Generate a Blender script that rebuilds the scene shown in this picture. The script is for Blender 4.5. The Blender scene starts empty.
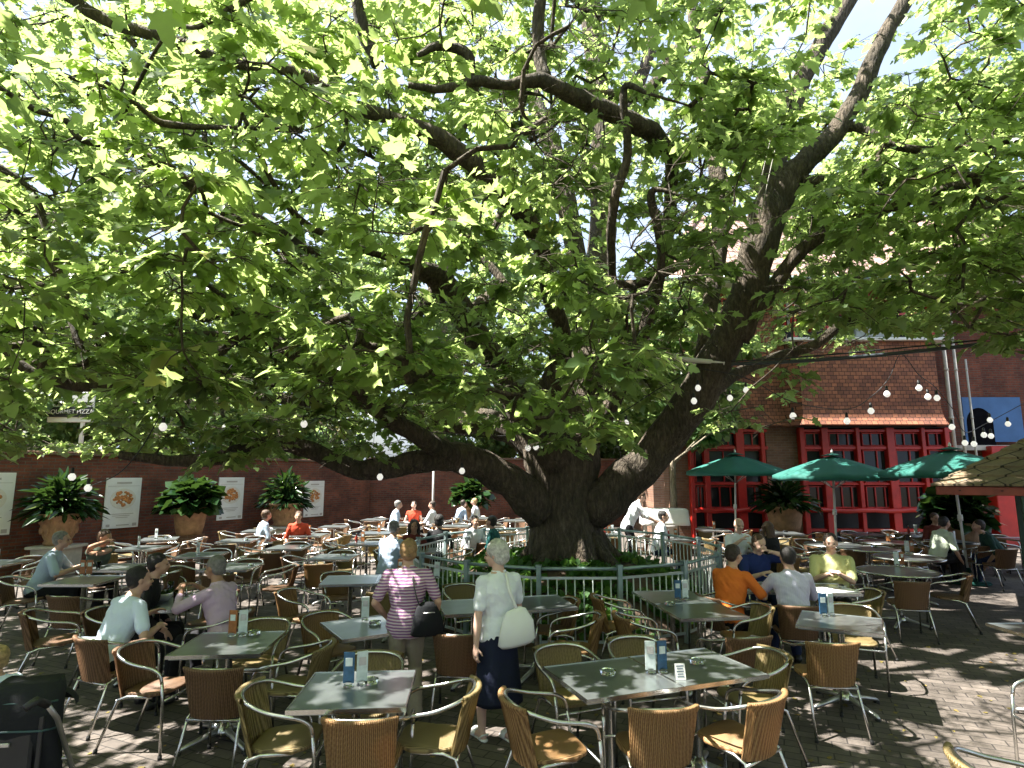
import bpy, math, random
import numpy as np
from mathutils import Vector, Matrix
random.seed(7); rng = np.random.default_rng(11)
R = math.radians; PI = math.pi
sc = bpy.context.scene; COL = sc.collection

# ------------------------------------------------------------------ camera
F = 600.0; CAMZ = 2.1; TH = math.atan(91/F)
cs, sn = math.cos(TH), math.sin(TH)
cam = bpy.data.objects.new('camera', bpy.data.cameras.new('camera')); COL.objects.link(cam)
cam.location = (0, 0, CAMZ); cam.rotation_euler = (PI/2+TH, 0, 0)
cam.data.sensor_width = 36; cam.data.lens = F/1024*36; cam.data.clip_end = 500; cam.data.clip_start = .05
sc.camera = cam
def ray(px, py):
    a, b = px-512, 384-py
    return Vector((a, F*cs-b*sn, F*sn+b*cs))
def on(px, py, z=0.0):                # the point seen at a pixel, at height z
    d = ray(px, py); t = (z-CAMZ)/d.z
    return Vector((0, 0, CAMZ))+d*t
def atY(px, py, Y):                   # the point seen at a pixel, at distance Y
    d = ray(px, py); return Vector((0, 0, CAMZ))+d*(Y/d.y)
def pix(p):
    x, y, z = p[0], p[1], p[2]-CAMZ
    f = y*cs+z*sn; u = -y*sn+z*cs
    return (512+F*x/max(f, 1e-3), 384-F*u/max(f, 1e-3), f)
def G(X, D):                          # layout notes (level-lens distances) to the ground
    p = on(512+620*X/D, 475+620*1.36/D, .74); return Vector((p.x, p.y, 0))

# ------------------------------------------------------------------ world
w = bpy.data.worlds.new("World"); sc.world = w; w.use_nodes = True
SUNV = Vector((-.52, -.05, .85)).normalized()
el = math.asin(SUNV.z); az = math.atan2(SUNV.x, SUNV.y)
sky = w.node_tree.nodes.new('ShaderNodeTexSky'); sky.sky_type = 'NISHITA'; sky.sun_disc = False
sky.sun_elevation = el; sky.sun_rotation = az; sky.dust_density = 4.0; sky.air_density = 1.2; sky.ozone_density = .6
bg = w.node_tree.nodes['Background']; wt = w.node_tree                         # thin bright cloud over most of the sky
cn = wt.nodes.new('ShaderNodeTexNoise'); cn.inputs['Scale'].default_value = 2.2; cn.inputs['Detail'].default_value = 6
ct = wt.nodes.new('ShaderNodeTexCoord'); wt.links.new(ct.outputs['Generated'], cn.inputs['Vector'])
cr = wt.nodes.new('ShaderNodeValToRGB'); cr.color_ramp.elements[0].position = .3; cr.color_ramp.elements[1].position = .52; wt.links.new(cn.outputs[0], cr.inputs[0])
cm = wt.nodes.new('ShaderNodeMixRGB'); wt.links.new(cr.outputs[0], cm.inputs[0]); wt.links.new(sky.outputs[0], cm.inputs[1]); cm.inputs[2].default_value = (3.5, 4.2, 5.5, 1)
wt.links.new(cm.outputs[0], bg.inputs[0]); bg.inputs[1].default_value = .055
sl = bpy.data.lights.new('sun', 'SUN'); sl.energy = 5.0; sl.angle = R(.5); sl.color = (1, .95, .87)
so = bpy.data.objects.new('sun', sl); COL.objects.link(so); so.rotation_euler = SUNV.to_track_quat('Z', 'Y').to_euler()
sc.view_settings.view_transform = 'Standard'; sc.view_settings.look = 'None'; sc.view_settings.gamma = 1
sc.view_settings.use_curve_mapping = False; sc.view_settings.exposure = 2.4
sc.render.engine = 'CYCLES'; cy = sc.cycles
cy.max_bounces = 7; cy.diffuse_bounces = 4; cy.glossy_bounces = 3; cy.transmission_bounces = 5; cy.transparent_max_bounces = 8
cy.use_denoising = True; cy.sample_clamp_indirect = 6; cy.caustics_reflective = False; cy.caustics_refractive = False
try: cy.denoising_input_passes = 'RGB_ALBEDO_NORMAL'
except Exception: pass

# ------------------------------------------------------------------ materials
def nt(name):
    m = bpy.data.materials.new(name); m.use_nodes = True
    return m, m.node_tree, m.node_tree.nodes['Principled BSDF']
def ramp(t, src, cols, pos=None):
    n = t.nodes.new('ShaderNodeValToRGB'); e = n.color_ramp.elements
    pos = pos or [i/(len(cols)-1) for i in range(len(cols))]
    while len(e) < len(cols): e.new(.5)
    for i, (c, p) in enumerate(zip(cols, pos)): e[i].position = p; e[i].color = (*c, 1)
    t.links.new(src, n.inputs[0]); return n.outputs[0]
def coords(t, kind='Object', scale=(1, 1, 1), rot=(0, 0, 0)):
    c = t.nodes.new('ShaderNodeTexCoord'); m = t.nodes.new('ShaderNodeMapping')
    m.inputs['Scale'].default_value = scale; m.inputs['Rotation'].default_value = rot
    t.links.new(c.outputs[kind], m.inputs[0]); return m.outputs[0]
def noise(t, vec, s=5, d=4, r=.6):
    n = t.nodes.new('ShaderNodeTexNoise'); n.inputs['Scale'].default_value = s
    n.inputs['Detail'].default_value = d; n.inputs['Roughness'].default_value = r
    if vec is not None: t.links.new(vec, n.inputs['Vector'])
    return n.outputs[0]
def bump(t, p, h, st=.3, dist=.01):
    b = t.nodes.new('ShaderNodeBump'); b.inputs['Strength'].default_value = st; b.inputs['Distance'].default_value = dist
    t.links.new(h, b.inputs['Height']); t.links.new(b.outputs[0], p.inputs['Normal'])
def mat(name, c, rough=.6, metal=0, var=.25, s=8, bmp=.15, bd=.003, spec=.5):
    m, t, p = nt(name); v = coords(t); n = noise(t, v, s)
    a = tuple(max(0, x*(1-var)) for x in c); b = tuple(min(1, x*(1+var)) for x in c)
    t.links.new(ramp(t, n, [a, c, b], [.3, .5, .7]), p.inputs['Base Color'])
    p.inputs['Roughness'].default_value = rough; p.inputs['Metallic'].default_value = metal
    p.inputs['Specular IOR Level'].default_value = spec
    if bmp: bump(t, p, noise(t, v, s*6), bmp, bd)
    return m
def brickmat(name, c1, c2, mortar, bw=.23, bh=.075, ms=.010, rot=(PI/2, 0, 0), bd=.006, rough=.85, offs=.5, dirt=.5):
    m, t, p = nt(name); v = coords(t, 'Object', (1, 1, 1), rot)
    b = t.nodes.new('ShaderNodeTexBrick'); t.links.new(v, b.inputs['Vector'])
    b.offset = offs
    b.inputs['Scale'].default_value = 1; b.inputs['Brick Width'].default_value = bw; b.inputs['Row Height'].default_value = bh
    b.inputs['Mortar Size'].default_value = ms; b.inputs['Color1'].default_value = (*c1, 1); b.inputs['Color2'].default_value = (*c2, 1)
    b.inputs['Mortar'].default_value = (*mortar, 1); b.inputs['Mortar Smooth'].default_value = .3; b.inputs['Bias'].default_value = 0
    o = coords(t); n = noise(t, o, 1.3, 6); n2 = noise(t, o, 30, 3)
    r1 = ramp(t, n, [(1-dirt,)*3, (1, 1, 1)], [.35, .65]); r2 = ramp(t, n2, [(.75,)*3, (1.0,)*3], [.3, .7])
    x = t.nodes.new('ShaderNodeMixRGB'); x.blend_type = 'MULTIPLY'; x.inputs[0].default_value = 1
    t.links.new(b.outputs['Color'], x.inputs[1]); t.links.new(r1, x.inputs[2])
    y = t.nodes.new('ShaderNodeMixRGB'); y.blend_type = 'MULTIPLY'; y.inputs[0].default_value = 1
    t.links.new(x.outputs[0], y.inputs[1]); t.links.new(r2, y.inputs[2]); t.links.new(y.outputs[0], p.inputs['Base Color'])
    p.inputs['Roughness'].default_value = rough
    inv = t.nodes.new('ShaderNodeMath'); inv.operation = 'SUBTRACT'; inv.inputs[0].default_value = 1
    t.links.new(b.outputs['Fac'], inv.inputs[1])
    ad = t.nodes.new('ShaderNodeMath'); ad.operation = 'MULTIPLY_ADD'; ad.inputs[1].default_value = .35
    t.links.new(n2, ad.inputs[0]); t.links.new(inv.outputs[0], ad.inputs[2])
    bump(t, p, ad.outputs[0], .8, bd); return m
def leafmat(name, dark, mid, light, tr, fac=.45, rough=.4):
    m, t, p = nt(name); a = t.nodes.new('ShaderNodeAttribute'); a.attribute_name = 'rnd'
    n = noise(t, coords(t), 25, 2)
    ad = t.nodes.new('ShaderNodeMath'); ad.operation = 'MULTIPLY_ADD'; ad.inputs[1].default_value = .35
    t.links.new(n, ad.inputs[0]); t.links.new(a.outputs['Fac'], ad.inputs[2])
    t.links.new(ramp(t, ad.outputs[0], [dark, mid, light, (light[0]*1.5, light[1]*1.15, light[2])], [.15, .7, 1.0, 1.12]), p.inputs['Base Color'])
    p.inputs['Roughness'].default_value = rough; p.inputs['Specular IOR Level'].default_value = .45
    tb = t.nodes.new('ShaderNodeBsdfTranslucent')
    t.links.new(ramp(t, ad.outputs[0], [tuple(x*.75 for x in tr), tr, tuple(min(1, x*1.25) for x in tr)], [.15, .6, 1]), tb.inputs[0])
    mx = t.nodes.new('ShaderNodeMixShader'); mx.inputs[0].default_value = fac
    t.links.new(p.outputs[0], mx.inputs[1]); t.links.new(tb.outputs[0], mx.inputs[2])
    t.links.new(mx.outputs[0], t.nodes['Material Output'].inputs[0]); return m
def glassmat(name, c=(.9, .95, .95), rough=.03, ior=1.45):
    m, t, p = nt(name); p.inputs['Base Color'].default_value = (*c, 1); p.inputs['Roughness'].default_value = rough
    p.inputs['Transmission Weight'].default_value = 1; p.inputs['IOR'].default_value = ior; return m
def wickermat(name, c, dark, light):
    m, t, p = nt(name); v = coords(t)
    def wave(axis, s):
        w_ = t.nodes.new('ShaderNodeTexWave'); w_.wave_type = 'BANDS'; w_.bands_direction = axis
        w_.inputs['Scale'].default_value = s; w_.inputs['Distortion'].default_value = .6; w_.inputs['Detail Scale'].default_value = 2
        t.links.new(v, w_.inputs['Vector']); return w_.outputs['Fac']
    a, b = wave('X', 26), wave('Z', 40)
    c2 = wave('Y', 40)
    q = t.nodes.new('ShaderNodeMath'); q.operation = 'MULTIPLY'; t.links.new(b, q.inputs[0]); t.links.new(c2, q.inputs[1])
    x = t.nodes.new('ShaderNodeMath'); x.operation = 'MULTIPLY_ADD'; x.inputs[1].default_value = .45
    t.links.new(q.outputs[0], x.inputs[0])
    y = t.nodes.new('ShaderNodeMath'); y.operation = 'MULTIPLY'; y.inputs[1].default_value = .75; t.links.new(a, y.inputs[0]); t.links.new(y.outputs[0], x.inputs[2])
    t.links.new(ramp(t, x.outputs[0], [dark, c, light], [.1, .5, 1]), p.inputs['Base Color'])
    p.inputs['Roughness'].default_value = .5; bump(t, p, x.outputs[0], .8, .005)
    tb = t.nodes.new('ShaderNodeBsdfTranslucent'); tb.inputs[0].default_value = (*[min(1, k*1.6) for k in c], 1)
    mx = t.nodes.new('ShaderNodeMixShader'); mx.inputs[0].default_value = .18
    t.links.new(p.outputs[0], mx.inputs[1]); t.links.new(tb.outputs[0], mx.inputs[2])
    t.links.new(mx.outputs[0], t.nodes['Material Output'].inputs[0]); return m
def stripemat(name, c1, c2, c3, scale, axis='Z', rough=.8):
    m, t, p = nt(name); v = coords(t)
    w_ = t.nodes.new('ShaderNodeTexWave'); w_.wave_type = 'BANDS'; w_.bands_direction = axis
    w_.inputs['Scale'].default_value = scale; w_.inputs['Distortion'].default_value = .5; w_.inputs['Detail Scale'].default_value = 1.5
    t.links.new(v, w_.inputs['Vector'])
    t.links.new(ramp(t, w_.outputs['Fac'], [c1, c1, c2, c2, c3], [0, .35, .42, .75, .85]), p.inputs['Base Color'])
    p.inputs['Roughness'].default_value = rough; bump(t, p, noise(t, v, 12), .4, .01); return m
def cloth(name, c): return mat(name, c, .85, 0, .08, 3, .5, .012, .2)

M = {}
M['alu'] = mat('aluminium', (.62, .62, .6), .26, 1, .1, 20, .05)
M['alu_dull'] = mat('dull_aluminium', (.5, .5, .49), .42, 1, .15, 12, .1)
M['steeltop'] = mat('brushed_table_steel', (.36, .4, .4), .29, .85, .14, 4, .08, .0015)
M['rubber'] = mat('black_rubber', (.02, .02, .02), .8)
M['wick_tan'] = wickermat('tan_wicker', (.33, .18, .07), (.12, .06, .022), (.5, .31, .14))
M['wick_brown'] = wickermat('brown_wicker', (.21, .11, .055), (.075, .038, .02), (.34, .2, .11))
M['wick_olive'] = wickermat('olive_wicker', (.27, .2, .085), (.11, .08, .03), (.42, .32, .15))
M['green_paint'] = mat('dull_teal_fence_paint', (.27, .36, .36), .35, .45, .2, 5, .15)
M['picket'] = mat('pale_fence_bars', (.5, .56, .56), .35, .4, .15, 5, .1)
M['red_paint'] = mat('red_gloss_paint', (.42, .018, .012), .35, 0, .2, 3, .2, .004)
M['dark_red'] = mat('worn_red_brown_paint', (.3, .06, .035), .5, 0, .3, 4, .2)
M['white_paint'] = mat('white_paint', (.78, .78, .75), .5, 0, .06, 3)
M['black'] = mat('black_plastic', (.015, .015, .017), .5)
M['blackcloth'] = cloth('black_cloth', (.014, .015, .018))
M['canvas'] = mat('green_canvas', (.012, .11, .09), .8, 0, .12, 3, .3, .01)
M['terracotta'] = mat('aged_terracotta', (.4, .24, .13), .8, 0, .35, 6, .6, .02)
M['blue_wall'] = mat('blue_render', (.06, .16, .36), .7, 0, .15, 2)
M['dark_glass'] = mat('dark_window_glass', (.015, .02, .02), .08, 0, .1, 3, 0, 0, .3)
M['curtain'] = cloth('net_curtain', (.6, .6, .56))
M['glass'] = glassmat('clear_glass')
M['ceramic'] = mat('white_ceramic', (.8, .8, .78), .2, 0, .03)
M['brick'] = brickmat('red_brick', (.29, .08, .04), (.17, .05, .03), (.16, .12, .09), dirt=.55)
M['brick_tan'] = brickmat('weathered_brown_brick', (.3, .16, .1), (.2, .1, .065), (.25, .2, .16), .23, .078, .008, dirt=.4)
M['tilehang'] = brickmat('hung_clay_tiles', (.5, .19, .1), (.25, .1, .065), (.035, .02, .016), .17, .115, .008, bd=.03, dirt=.35)
M['rooftile'] = brickmat('roof_tiles', (.46, .3, .24), (.34, .21, .17), (.12, .08, .06), .2, .14, .01, rot=(R(38), 0, 0), bd=.03, dirt=.25)
M['shingle'] = brickmat('weathered_timber_shingles', (.36, .27, .17), (.24, .18, .12), (.04, .03, .02), .55, .19, .010, rot=(0, 0, 0), bd=.02, dirt=.3)
M['paving'] = brickmat('dark_brick_paving', (.18, .15, .128), (.105, .087, .074), (.04, .034, .03), .23, .115, .006, rot=(0, 0, R(24)), bd=.004, rough=.8, dirt=.45)
M['soil'] = mat('garden_soil', (.09, .06, .04), .95, 0, .4, 6, .8, .03)
M['stone'] = mat('pale_stone', (.5, .48, .43), .8, 0, .2, 4, .4, .01)
M['bark'] = None
def bark(name, a, b, c, sz=6):
    m, t, p = nt(name); v = coords(t, 'Object', (1, 1, .3)); n = noise(t, v, sz*3, 10, .75); n2 = noise(t, coords(t), 1.6, 5)
    v3 = t.nodes.new('ShaderNodeTexVoronoi'); v3.feature = 'DISTANCE_TO_EDGE'; v3.inputs['Scale'].default_value = sz*3.2
    mp = coords(t, 'Object', (1, 1, .28)); t.links.new(mp, v3.inputs['Vector'])
    t.links.new(ramp(t, n, [a, b, c], [.3, .5, .72]), p.inputs['Base Color'])
    x = t.nodes.new('ShaderNodeMixRGB'); x.blend_type = 'MULTIPLY'; x.inputs[0].default_value = 1
    t.links.new(ramp(t, n, [a, b, c], [.3, .5, .72]), x.inputs[1]); t.links.new(ramp(t, n2, [(.6, .62, .55), (1.15, 1.1, 1)], [.35, .65]), x.inputs[2])
    t.links.new(x.outputs[0], p.inputs['Base Color']); p.inputs['Roughness'].default_value = .9
    q = t.nodes.new('ShaderNodeMath'); q.operation = 'MULTIPLY_ADD'; q.inputs[1].default_value = 1.2
    t.links.new(v3.outputs[0], q.inputs[0]); t.links.new(n, q.inputs[2]); bump(t, p, q.outputs[0], 1, .06); return m
M['bark'] = bark('furrowed_bark', (.04, .031, .024), (.1, .08, .062), (.23, .19, .15))
M['bark_grey'] = bark('grey_bark', (.16, .13, .1), (.3, .26, .21), (.42, .37, .31), 4)
M['leaf'] = leafmat('leaf_green', (.04, .085, .028), (.085, .145, .045), (.21, .25, .08), (.43, .56, .18), .6, .3)
M['leaf_bg'] = leafmat('leaf_green_far', (.04, .085, .03), (.075, .14, .045), (.14, .2, .06), (.3, .42, .14), .55, .45)
M['leaf_pot'] = leafmat('glossy_pot_leaf', (.01, .03, .008), (.018, .05, .014), (.05, .09, .03), (.06, .12, .02), .18, .2)
M['grass'] = leafmat('groundcover_leaf', (.02, .07, .012), (.04, .12, .02), (.09, .18, .03), (.14, .28, .04), .3, .5)

# ------------------------------------------------------------------ mesh builder
class MB:
    def __init__(s): s.v = []; s.f = []; s.mi = []; s.sm = []; s.cur = 0
    def add(s, vs, fs, smooth=False):
        o = len(s.v); s.v += [tuple(v) for v in vs]
        for f in fs: s.f.append([i+o for i in f]); s.mi.append(s.cur); s.sm.append(smooth)
        return s
    def box(s, c, d, rz=0, mtx=None, bev=0):
        x, y, z = d[0]/2, d[1]/2, d[2]/2
        if bev:
            b = min(bev, x*.9, y*.9, z*.9); vs = []; 
            for sz in (-1, 1):
                for (k, zz) in (((b, z) if sz > 0 else (b, -z)), ):
                    pass
            lv = [(-z, b), (-z+b, 0), (z-b, 0), (z, b)]
            for zz, k in lv:
                X, Y = x-k, y-k
                vs += [(-X+b, -Y, zz), (X-b, -Y, zz), (X, -Y+b, zz), (X, Y-b, zz), (X-b, Y, zz), (-X+b, Y, zz), (-X, Y-b, zz), (-X, -Y+b, zz)]
            fs = [list(range(7, -1, -1)), list(range(24, 32))]
            for l in range(3):
                for i in range(8): fs.append([l*8+i, l*8+(i+1) % 8, l*8+8+(i+1) % 8, l*8+8+i])
        else:
            vs = [(i, j, k) for k in (-z, z) for j in (-y, y) for i in (-x, x)]
            fs = [(0, 2, 3, 1), (4, 5, 7, 6), (0, 1, 5, 4), (2, 6, 7, 3), (0, 4, 6, 2), (1, 3, 7, 5)]
        T = Matrix.Translation(c) @ Matrix.Rotation(rz, 4, 'Z') if mtx is None else mtx @ Matrix.Translation(c)
        return s.add([T @ Vector(v) for v in vs], fs)
    def rings(s, rs, cap=True, smooth=True, closed=True):
        n = len(rs[0]); vs = [p for r in rs for p in r]; fs = []
        for a in range(len(rs)-1):
            for i in range(n if closed else n-1):
                j = (i+1) % n; fs.append([a*n+i, a*n+j, a*n+n+j, a*n+n+i])
        if cap and closed: fs.append(list(range(n-1, -1, -1))); fs.append([(len(rs)-1)*n+i for i in range(n)])
        return s.add(vs, fs, smooth)
    def tube(s, pts, r, n=8, cap=True, smooth=True, flat=1.0):
        pts = [Vector(p) for p in pts]; m = len(pts)
        rad = r if isinstance(r, (list, tuple)) else [r]*m
        rs = []; up = None
        for i, p in enumerate(pts):
            d = (pts[min(i+1, m-1)]-pts[max(i-1, 0)])
            if d.length < 1e-9: d = Vector((0, 0, 1))
            d.normalize()
            if up is None: up = Vector((0, 0, 1)) if abs(d.z) < .9 else Vector((0, 1, 0))
            a = d.cross(up)
            if a.length < 1e-4: a = d.orthogonal()
            a.normalize(); b = a.cross(d).normalized(); up = b
            rs.append([p+(a*math.cos(2*PI*k/n)+b*math.sin(2*PI*k/n)*flat)*rad[i] for k in range(n)])
        return s.rings(rs, cap, smooth)
    def lathe(s, prof, c=(0, 0, 0), n=20, smooth=True, cap=True):
        c = Vector(c)
        return s.rings([[c+Vector((r*math.cos(2*PI*k/n), r*math.sin(2*PI*k/n), z)) for k in range(n)] for r, z in prof], cap, smooth)
    def ell(s, c, r, mtx=None, n=14, m=9):
        c = Vector(c); rs = []
        for i in range(m+1):
            t = -PI/2+PI*i/m; t = max(-PI/2+.02, min(PI/2-.02, t))
            ring = []
            for k in range(n):
                v = Vector((r[0]*math.cos(t)*math.cos(2*PI*k/n), r[1]*math.cos(t)*math.sin(2*PI*k/n), r[2]*math.sin(t)))
                ring.append(c+(mtx @ v if mtx is not None else v))
            rs.append(ring)
        return s.rings(rs)
    def loft(s, secs, n=18):            # secs: (centre, rx, ry, side vector, front vector)
        rs = []
        for c, rx, ry, a, b in secs:
            rs.append([Vector(c)+Vector(a)*rx*math.cos(2*PI*k/n)+Vector(b)*ry*math.sin(2*PI*k/n) for k in range(n)])
        return s.rings(rs)
    def mesh(s, name, mats):
        me = bpy.data.meshes.new(name); me.from_pydata(s.v, [], s.f)
        mats = mats if isinstance(mats, (list, tuple)) else [mats]
        for m in mats: me.materials.append(m)
        me.polygons.foreach_set('use_smooth', s.sm)
        if len(mats) > 1: me.polygons.foreach_set('material_index', s.mi)
        me.update(); return me
    def build(s, name, mats, parent=None):
        return link(name, s.mesh(name, mats), parent)
def link(name, me, parent=None):
    o = bpy.data.objects.new(name, me); COL.objects.link(o)
    if parent is not None: o.parent = parent
    return o
def tag(o, label=None, cat=None, group=None, kind=None):
    if label: o['label'] = label
    if cat: o['category'] = cat
    if group: o['group'] = group
    if kind: o['kind'] = kind
    return o
def empty(name, loc=(0, 0, 0), rz=0, label=None, cat=None, group=None, kind=None):
    o = bpy.data.objects.new(name, None); COL.objects.link(o); o.location = loc; o.rotation_euler = (0, 0, rz); o.empty_display_size = .1
    return tag(o, label, cat, group, kind)
def kids(o): return [c for c in bpy.data.objects if c.parent == o]
_kid = {}
def copy_tree(o, parent=None):
    c = o.copy(); COL.objects.link(c); c.parent = parent
    if o not in _kid: _kid[o] = kids(o)
    for ch in _kid[o]: copy_tree(ch, c)
    return c
def npmesh(name, verts, faces, k, mats, rnd=None, smooth=False):
    me = bpy.data.meshes.new(name); nv, nf = len(verts), len(faces)
    me.vertices.add(nv); me.vertices.foreach_set('co', verts.astype(np.float32).ravel())
    me.loops.add(nf*k); me.loops.foreach_set('vertex_index', faces.astype(np.int32).ravel())
    me.polygons.add(nf); me.polygons.foreach_set('loop_start', np.arange(0, nf*k, k, dtype=np.int32))
    me.polygons.foreach_set('loop_total', np.full(nf, k, dtype=np.int32))
    if smooth: me.polygons.foreach_set('use_smooth', np.ones(nf, dtype=bool))
    for m in (mats if isinstance(mats, (list, tuple)) else [mats]): me.materials.append(m)
    if rnd is not None:
        a = me.attributes.new('rnd', 'FLOAT', 'FACE'); a.data.foreach_set('value', rnd.astype(np.float32))
    me.update(calc_edges=True); return me
def smoothpath(pts, k=4):
    pts = [np.array(p, float) for p in pts]; out = []
    P = [2*pts[0]-pts[1]]+pts+[2*pts[-1]-pts[-2]]
    for i in range(1, len(P)-2):
        for j in range(k):
            t = j/k; a, b, c, d = P[i-1], P[i], P[i+1], P[i+2]
            out.append(.5*((2*b)+(-a+c)*t+(2*a-5*b+4*c-d)*t*t+(-a+3*b-3*c+d)*t**3))
    out.append(pts[-1]); return out
# ------------------------------------------------------------------ leaves
def leaf_proto(kind):
    if kind == 'lobed':
        a = np.array([(0, 0), (.16, .10), (.42, .06), (.30, .28), (.50, .48), (.24, .50), (.22, .74), (0, 1.0),
                      (-.22, .74), (-.24, .50), (-.50, .48), (-.30, .28), (-.42, .06), (-.16, .10), (0, .40)])
        n = 14; F_ = [(14, i, (i+1) % n) for i in range(n)]
    elif kind == 'far':
        a = np.array([(0, 0), (.36, .15), (.42, .6), (0, 1), (-.42, .6), (-.36, .15)]); F_ = [(0, 1, 2), (0, 2, 3), (0, 3, 4), (0, 4, 5)]
    else:
        a = np.array([(0, 0), (.14, .3), (.12, .7), (0, 1), (-.12, .7), (-.14, .3)]); F_ = [(0, 1, 2), (0, 2, 3), (0, 3, 4), (0, 4, 5)]
    z = .16*np.abs(a[:, 0])-.22*(a[:, 1]**2)
    return np.column_stack([a, z]), np.array(F_)
def leaves(pos, dirs, size, kind, tilt, mats, name, nrm=None, parent=None, r=rng):
    """one mesh of leaves; dirs = where each leaf points, tilt = sd of the tilt away from level"""
    V, Fc = leaf_proto(kind); n = len(pos)
    d = dirs/np.linalg.norm(dirs, axis=1)[:, None]
    up = np.array([0, 0, 1.0])+r.normal(0, tilt, (n, 3)) if nrm is None else nrm
    s = np.cross(d, up); s /= np.linalg.norm(s, axis=1)[:, None]+1e-9; u = np.cross(s, d)
    curl = r.uniform(.3, 1.9, n); wd = r.uniform(.85, 1.15, n)
    co = pos[:, None, :]+size[:, None, None]*(V[None, :, 0, None]*wd[:, None, None]*s[:, None, :]+V[None, :, 1, None]*d[:, None, :]+(V[None, :, 2]*curl[:, None])[:, :, None]*u[:, None, :])
    fc = (Fc[None]+(np.arange(n)*len(V))[:, None, None]).reshape(-1, 3)
    rn = np.repeat(np.clip(r.normal(.42, .22, n), 0, 1), len(Fc))
    return link(name, npmesh(name, co.reshape(-1, 3), fc, 3, mats, rn), parent)
def twigmesh(segs, mats, name, parent, n=5):
    """segs: list of (p0, p1, r0, r1)"""
    a = np.array([s[0] for s in segs]); b = np.array([s[1] for s in segs]); r0 = np.array([s[2] for s in segs]); r1 = np.array([s[3] for s in segs])
    d = b-a; L = np.linalg.norm(d, axis=1)[:, None]+1e-9; d = d/L
    ref = np.where(np.abs(d[:, 2:3]) > .9, np.array([[1., 0, 0]]), np.array([[0, 0, 1.]]))
    s = np.cross(d, ref); s /= np.linalg.norm(s, axis=1)[:, None]; u = np.cross(s, d)
    th = np.arange(n)*2*PI/n; ring = s[:, None, :]*np.cos(th)[None, :, None]+u[:, None, :]*np.sin(th)[None, :, None]
    A = a[:, None, :]+ring*r0[:, None, None]; B = b[:, None, :]+ring*r1[:, None, None]
    V = np.concatenate([A, B], axis=1).reshape(-1, 3); q = []
    base = (np.arange(len(segs))*2*n)[:, None, None]
    f = np.array([(i, (i+1) % n, n+(i+1) % n, n+i) for i in range(n)])[None]+base
    return link(name, npmesh(name, V, f.reshape(-1, 4), 4, mats, None, True), parent)
def inpoly(x, y, poly):
    c = False; n = len(poly)
    for i in range(n):
        x1, y1 = poly[i]; x2, y2 = poly[(i+1) % n]
        if (y1 > y) != (y2 > y) and x < (x2-x1)*(y-y1)/(y2-y1)+x1: c = not c
    return c

# ------------------------------------------------------------------ the great tree
TC = Vector((atY(569, 560, 10.2).x, 10.2, 0))
tree = empty('shade_tree', TC, 0, 'huge spreading old tree with thick limbs growing inside the round railing', 'tree')
def loc(p): return (p[0]-TC.x, p[1]-TC.y, p[2])
# limbs: (pixel x, pixel y, distance, width in pixels)
L = []
L.append([(588, 512, 10.1, 44), (640, 468, 9.9, 39), (688, 408, 9.6, 38), (722, 348, 9.4, 35), (746, 296, 9.3, 34), (762, 236, 9.2, 38), (776, 196, 9.2, 36), (800, 166, 9.1, 26), (832, 136, 9, 22), (860, 92, 8.9, 20), (880, 45, 8.8, 18), (908, -6, 8.7, 16), (925, -60, 8.7, 10)])
L.append([(776, 200, 9.3, 30), (775, 160, 9.6, 24), (794, 98, 9.8, 22), (818, 50, 9.8, 20), (850, -4, 9.8, 18), (870, -60, 9.8, 10)])
L.append([(838, 128, 9, 14), (860, 128, 8.9, 10), (900, 147, 8.7, 9), (960, 150, 8.5, 9), (1030, 136, 8.3, 7)])
L.append([(800, 182, 9.1, 14), (835, 180, 9, 9), (870, 178, 8.8, 8), (905, 196, 8.6, 6), (940, 205, 8.5, 4)])
L.append([(738, 340, 9.4, 26), (753, 314, 9.2, 18), (773, 288, 9.1, 16), (796, 256, 9, 15), (838, 224, 8.8, 13), (886, 208, 8.6, 12), (922, 196, 8.5, 11), (960, 185, 8.3, 9), (1030, 183, 8.2, 7)])
L.append([(690, 405, 9.9, 22), (740, 372, 10.6, 12), (780, 356, 11, 11), (815, 345, 11, 10), (848, 320, 11, 10), (896, 310, 10.8, 9), (942, 297, 10.5, 8), (985, 302, 10.3, 7), (1030, 320, 10, 5)])
L.append([(585, 450, 10.4, 24), (640, 340, 10.2, 17), (664, 250, 9.6, 14), (672, 170, 8.6, 15), (656, 137, 7.6, 20), (627, 120, 7.2, 21), (586, 102, 6.9, 19), (559, 89, 6.7, 18), (538, 80, 6.6, 16), (505, 85, 6.5, 11), (477, 81, 6.4, 12), (442, 89, 6.3, 9), (408, 85, 6.2, 7)])
L.append([(546, 84, 6.65, 15), (538, 45, 6.7, 14), (541, -5, 6.6, 13), (548, -50, 6.6, 8)])
L.append([(470, 84, 6.4, 12), (468, 55, 6.35, 12), (440, 46, 6.3, 11), (418, 55, 6.2, 6)])
L.append([(560, 90, 8.8, 14), (640, 95, 9.4, 14), (674, 58, 9.4, 16), (701, 24, 9.4, 15), (741, -4, 9.4, 14), (780, -40, 9.4, 8)])
L.append([(545, 512, 10.0, 40), (500, 475, 9.6, 34), (455, 457, 9.2, 30), (418, 462, 9.0, 24), (360, 470, 8.9, 20), (310, 450, 8.8, 18), (270, 443, 8.6, 16), (225, 456, 8.2, 16), (180, 461, 8, 12), (120, 455, 7.8, 8)])
L.append([(555, 462, 10.2, 40), (500, 425, 10.6, 28), (440, 420, 11, 24), (370, 405, 11.2, 18), (300, 400, 11.4, 13), (240, 395, 11.5, 12)])
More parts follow.
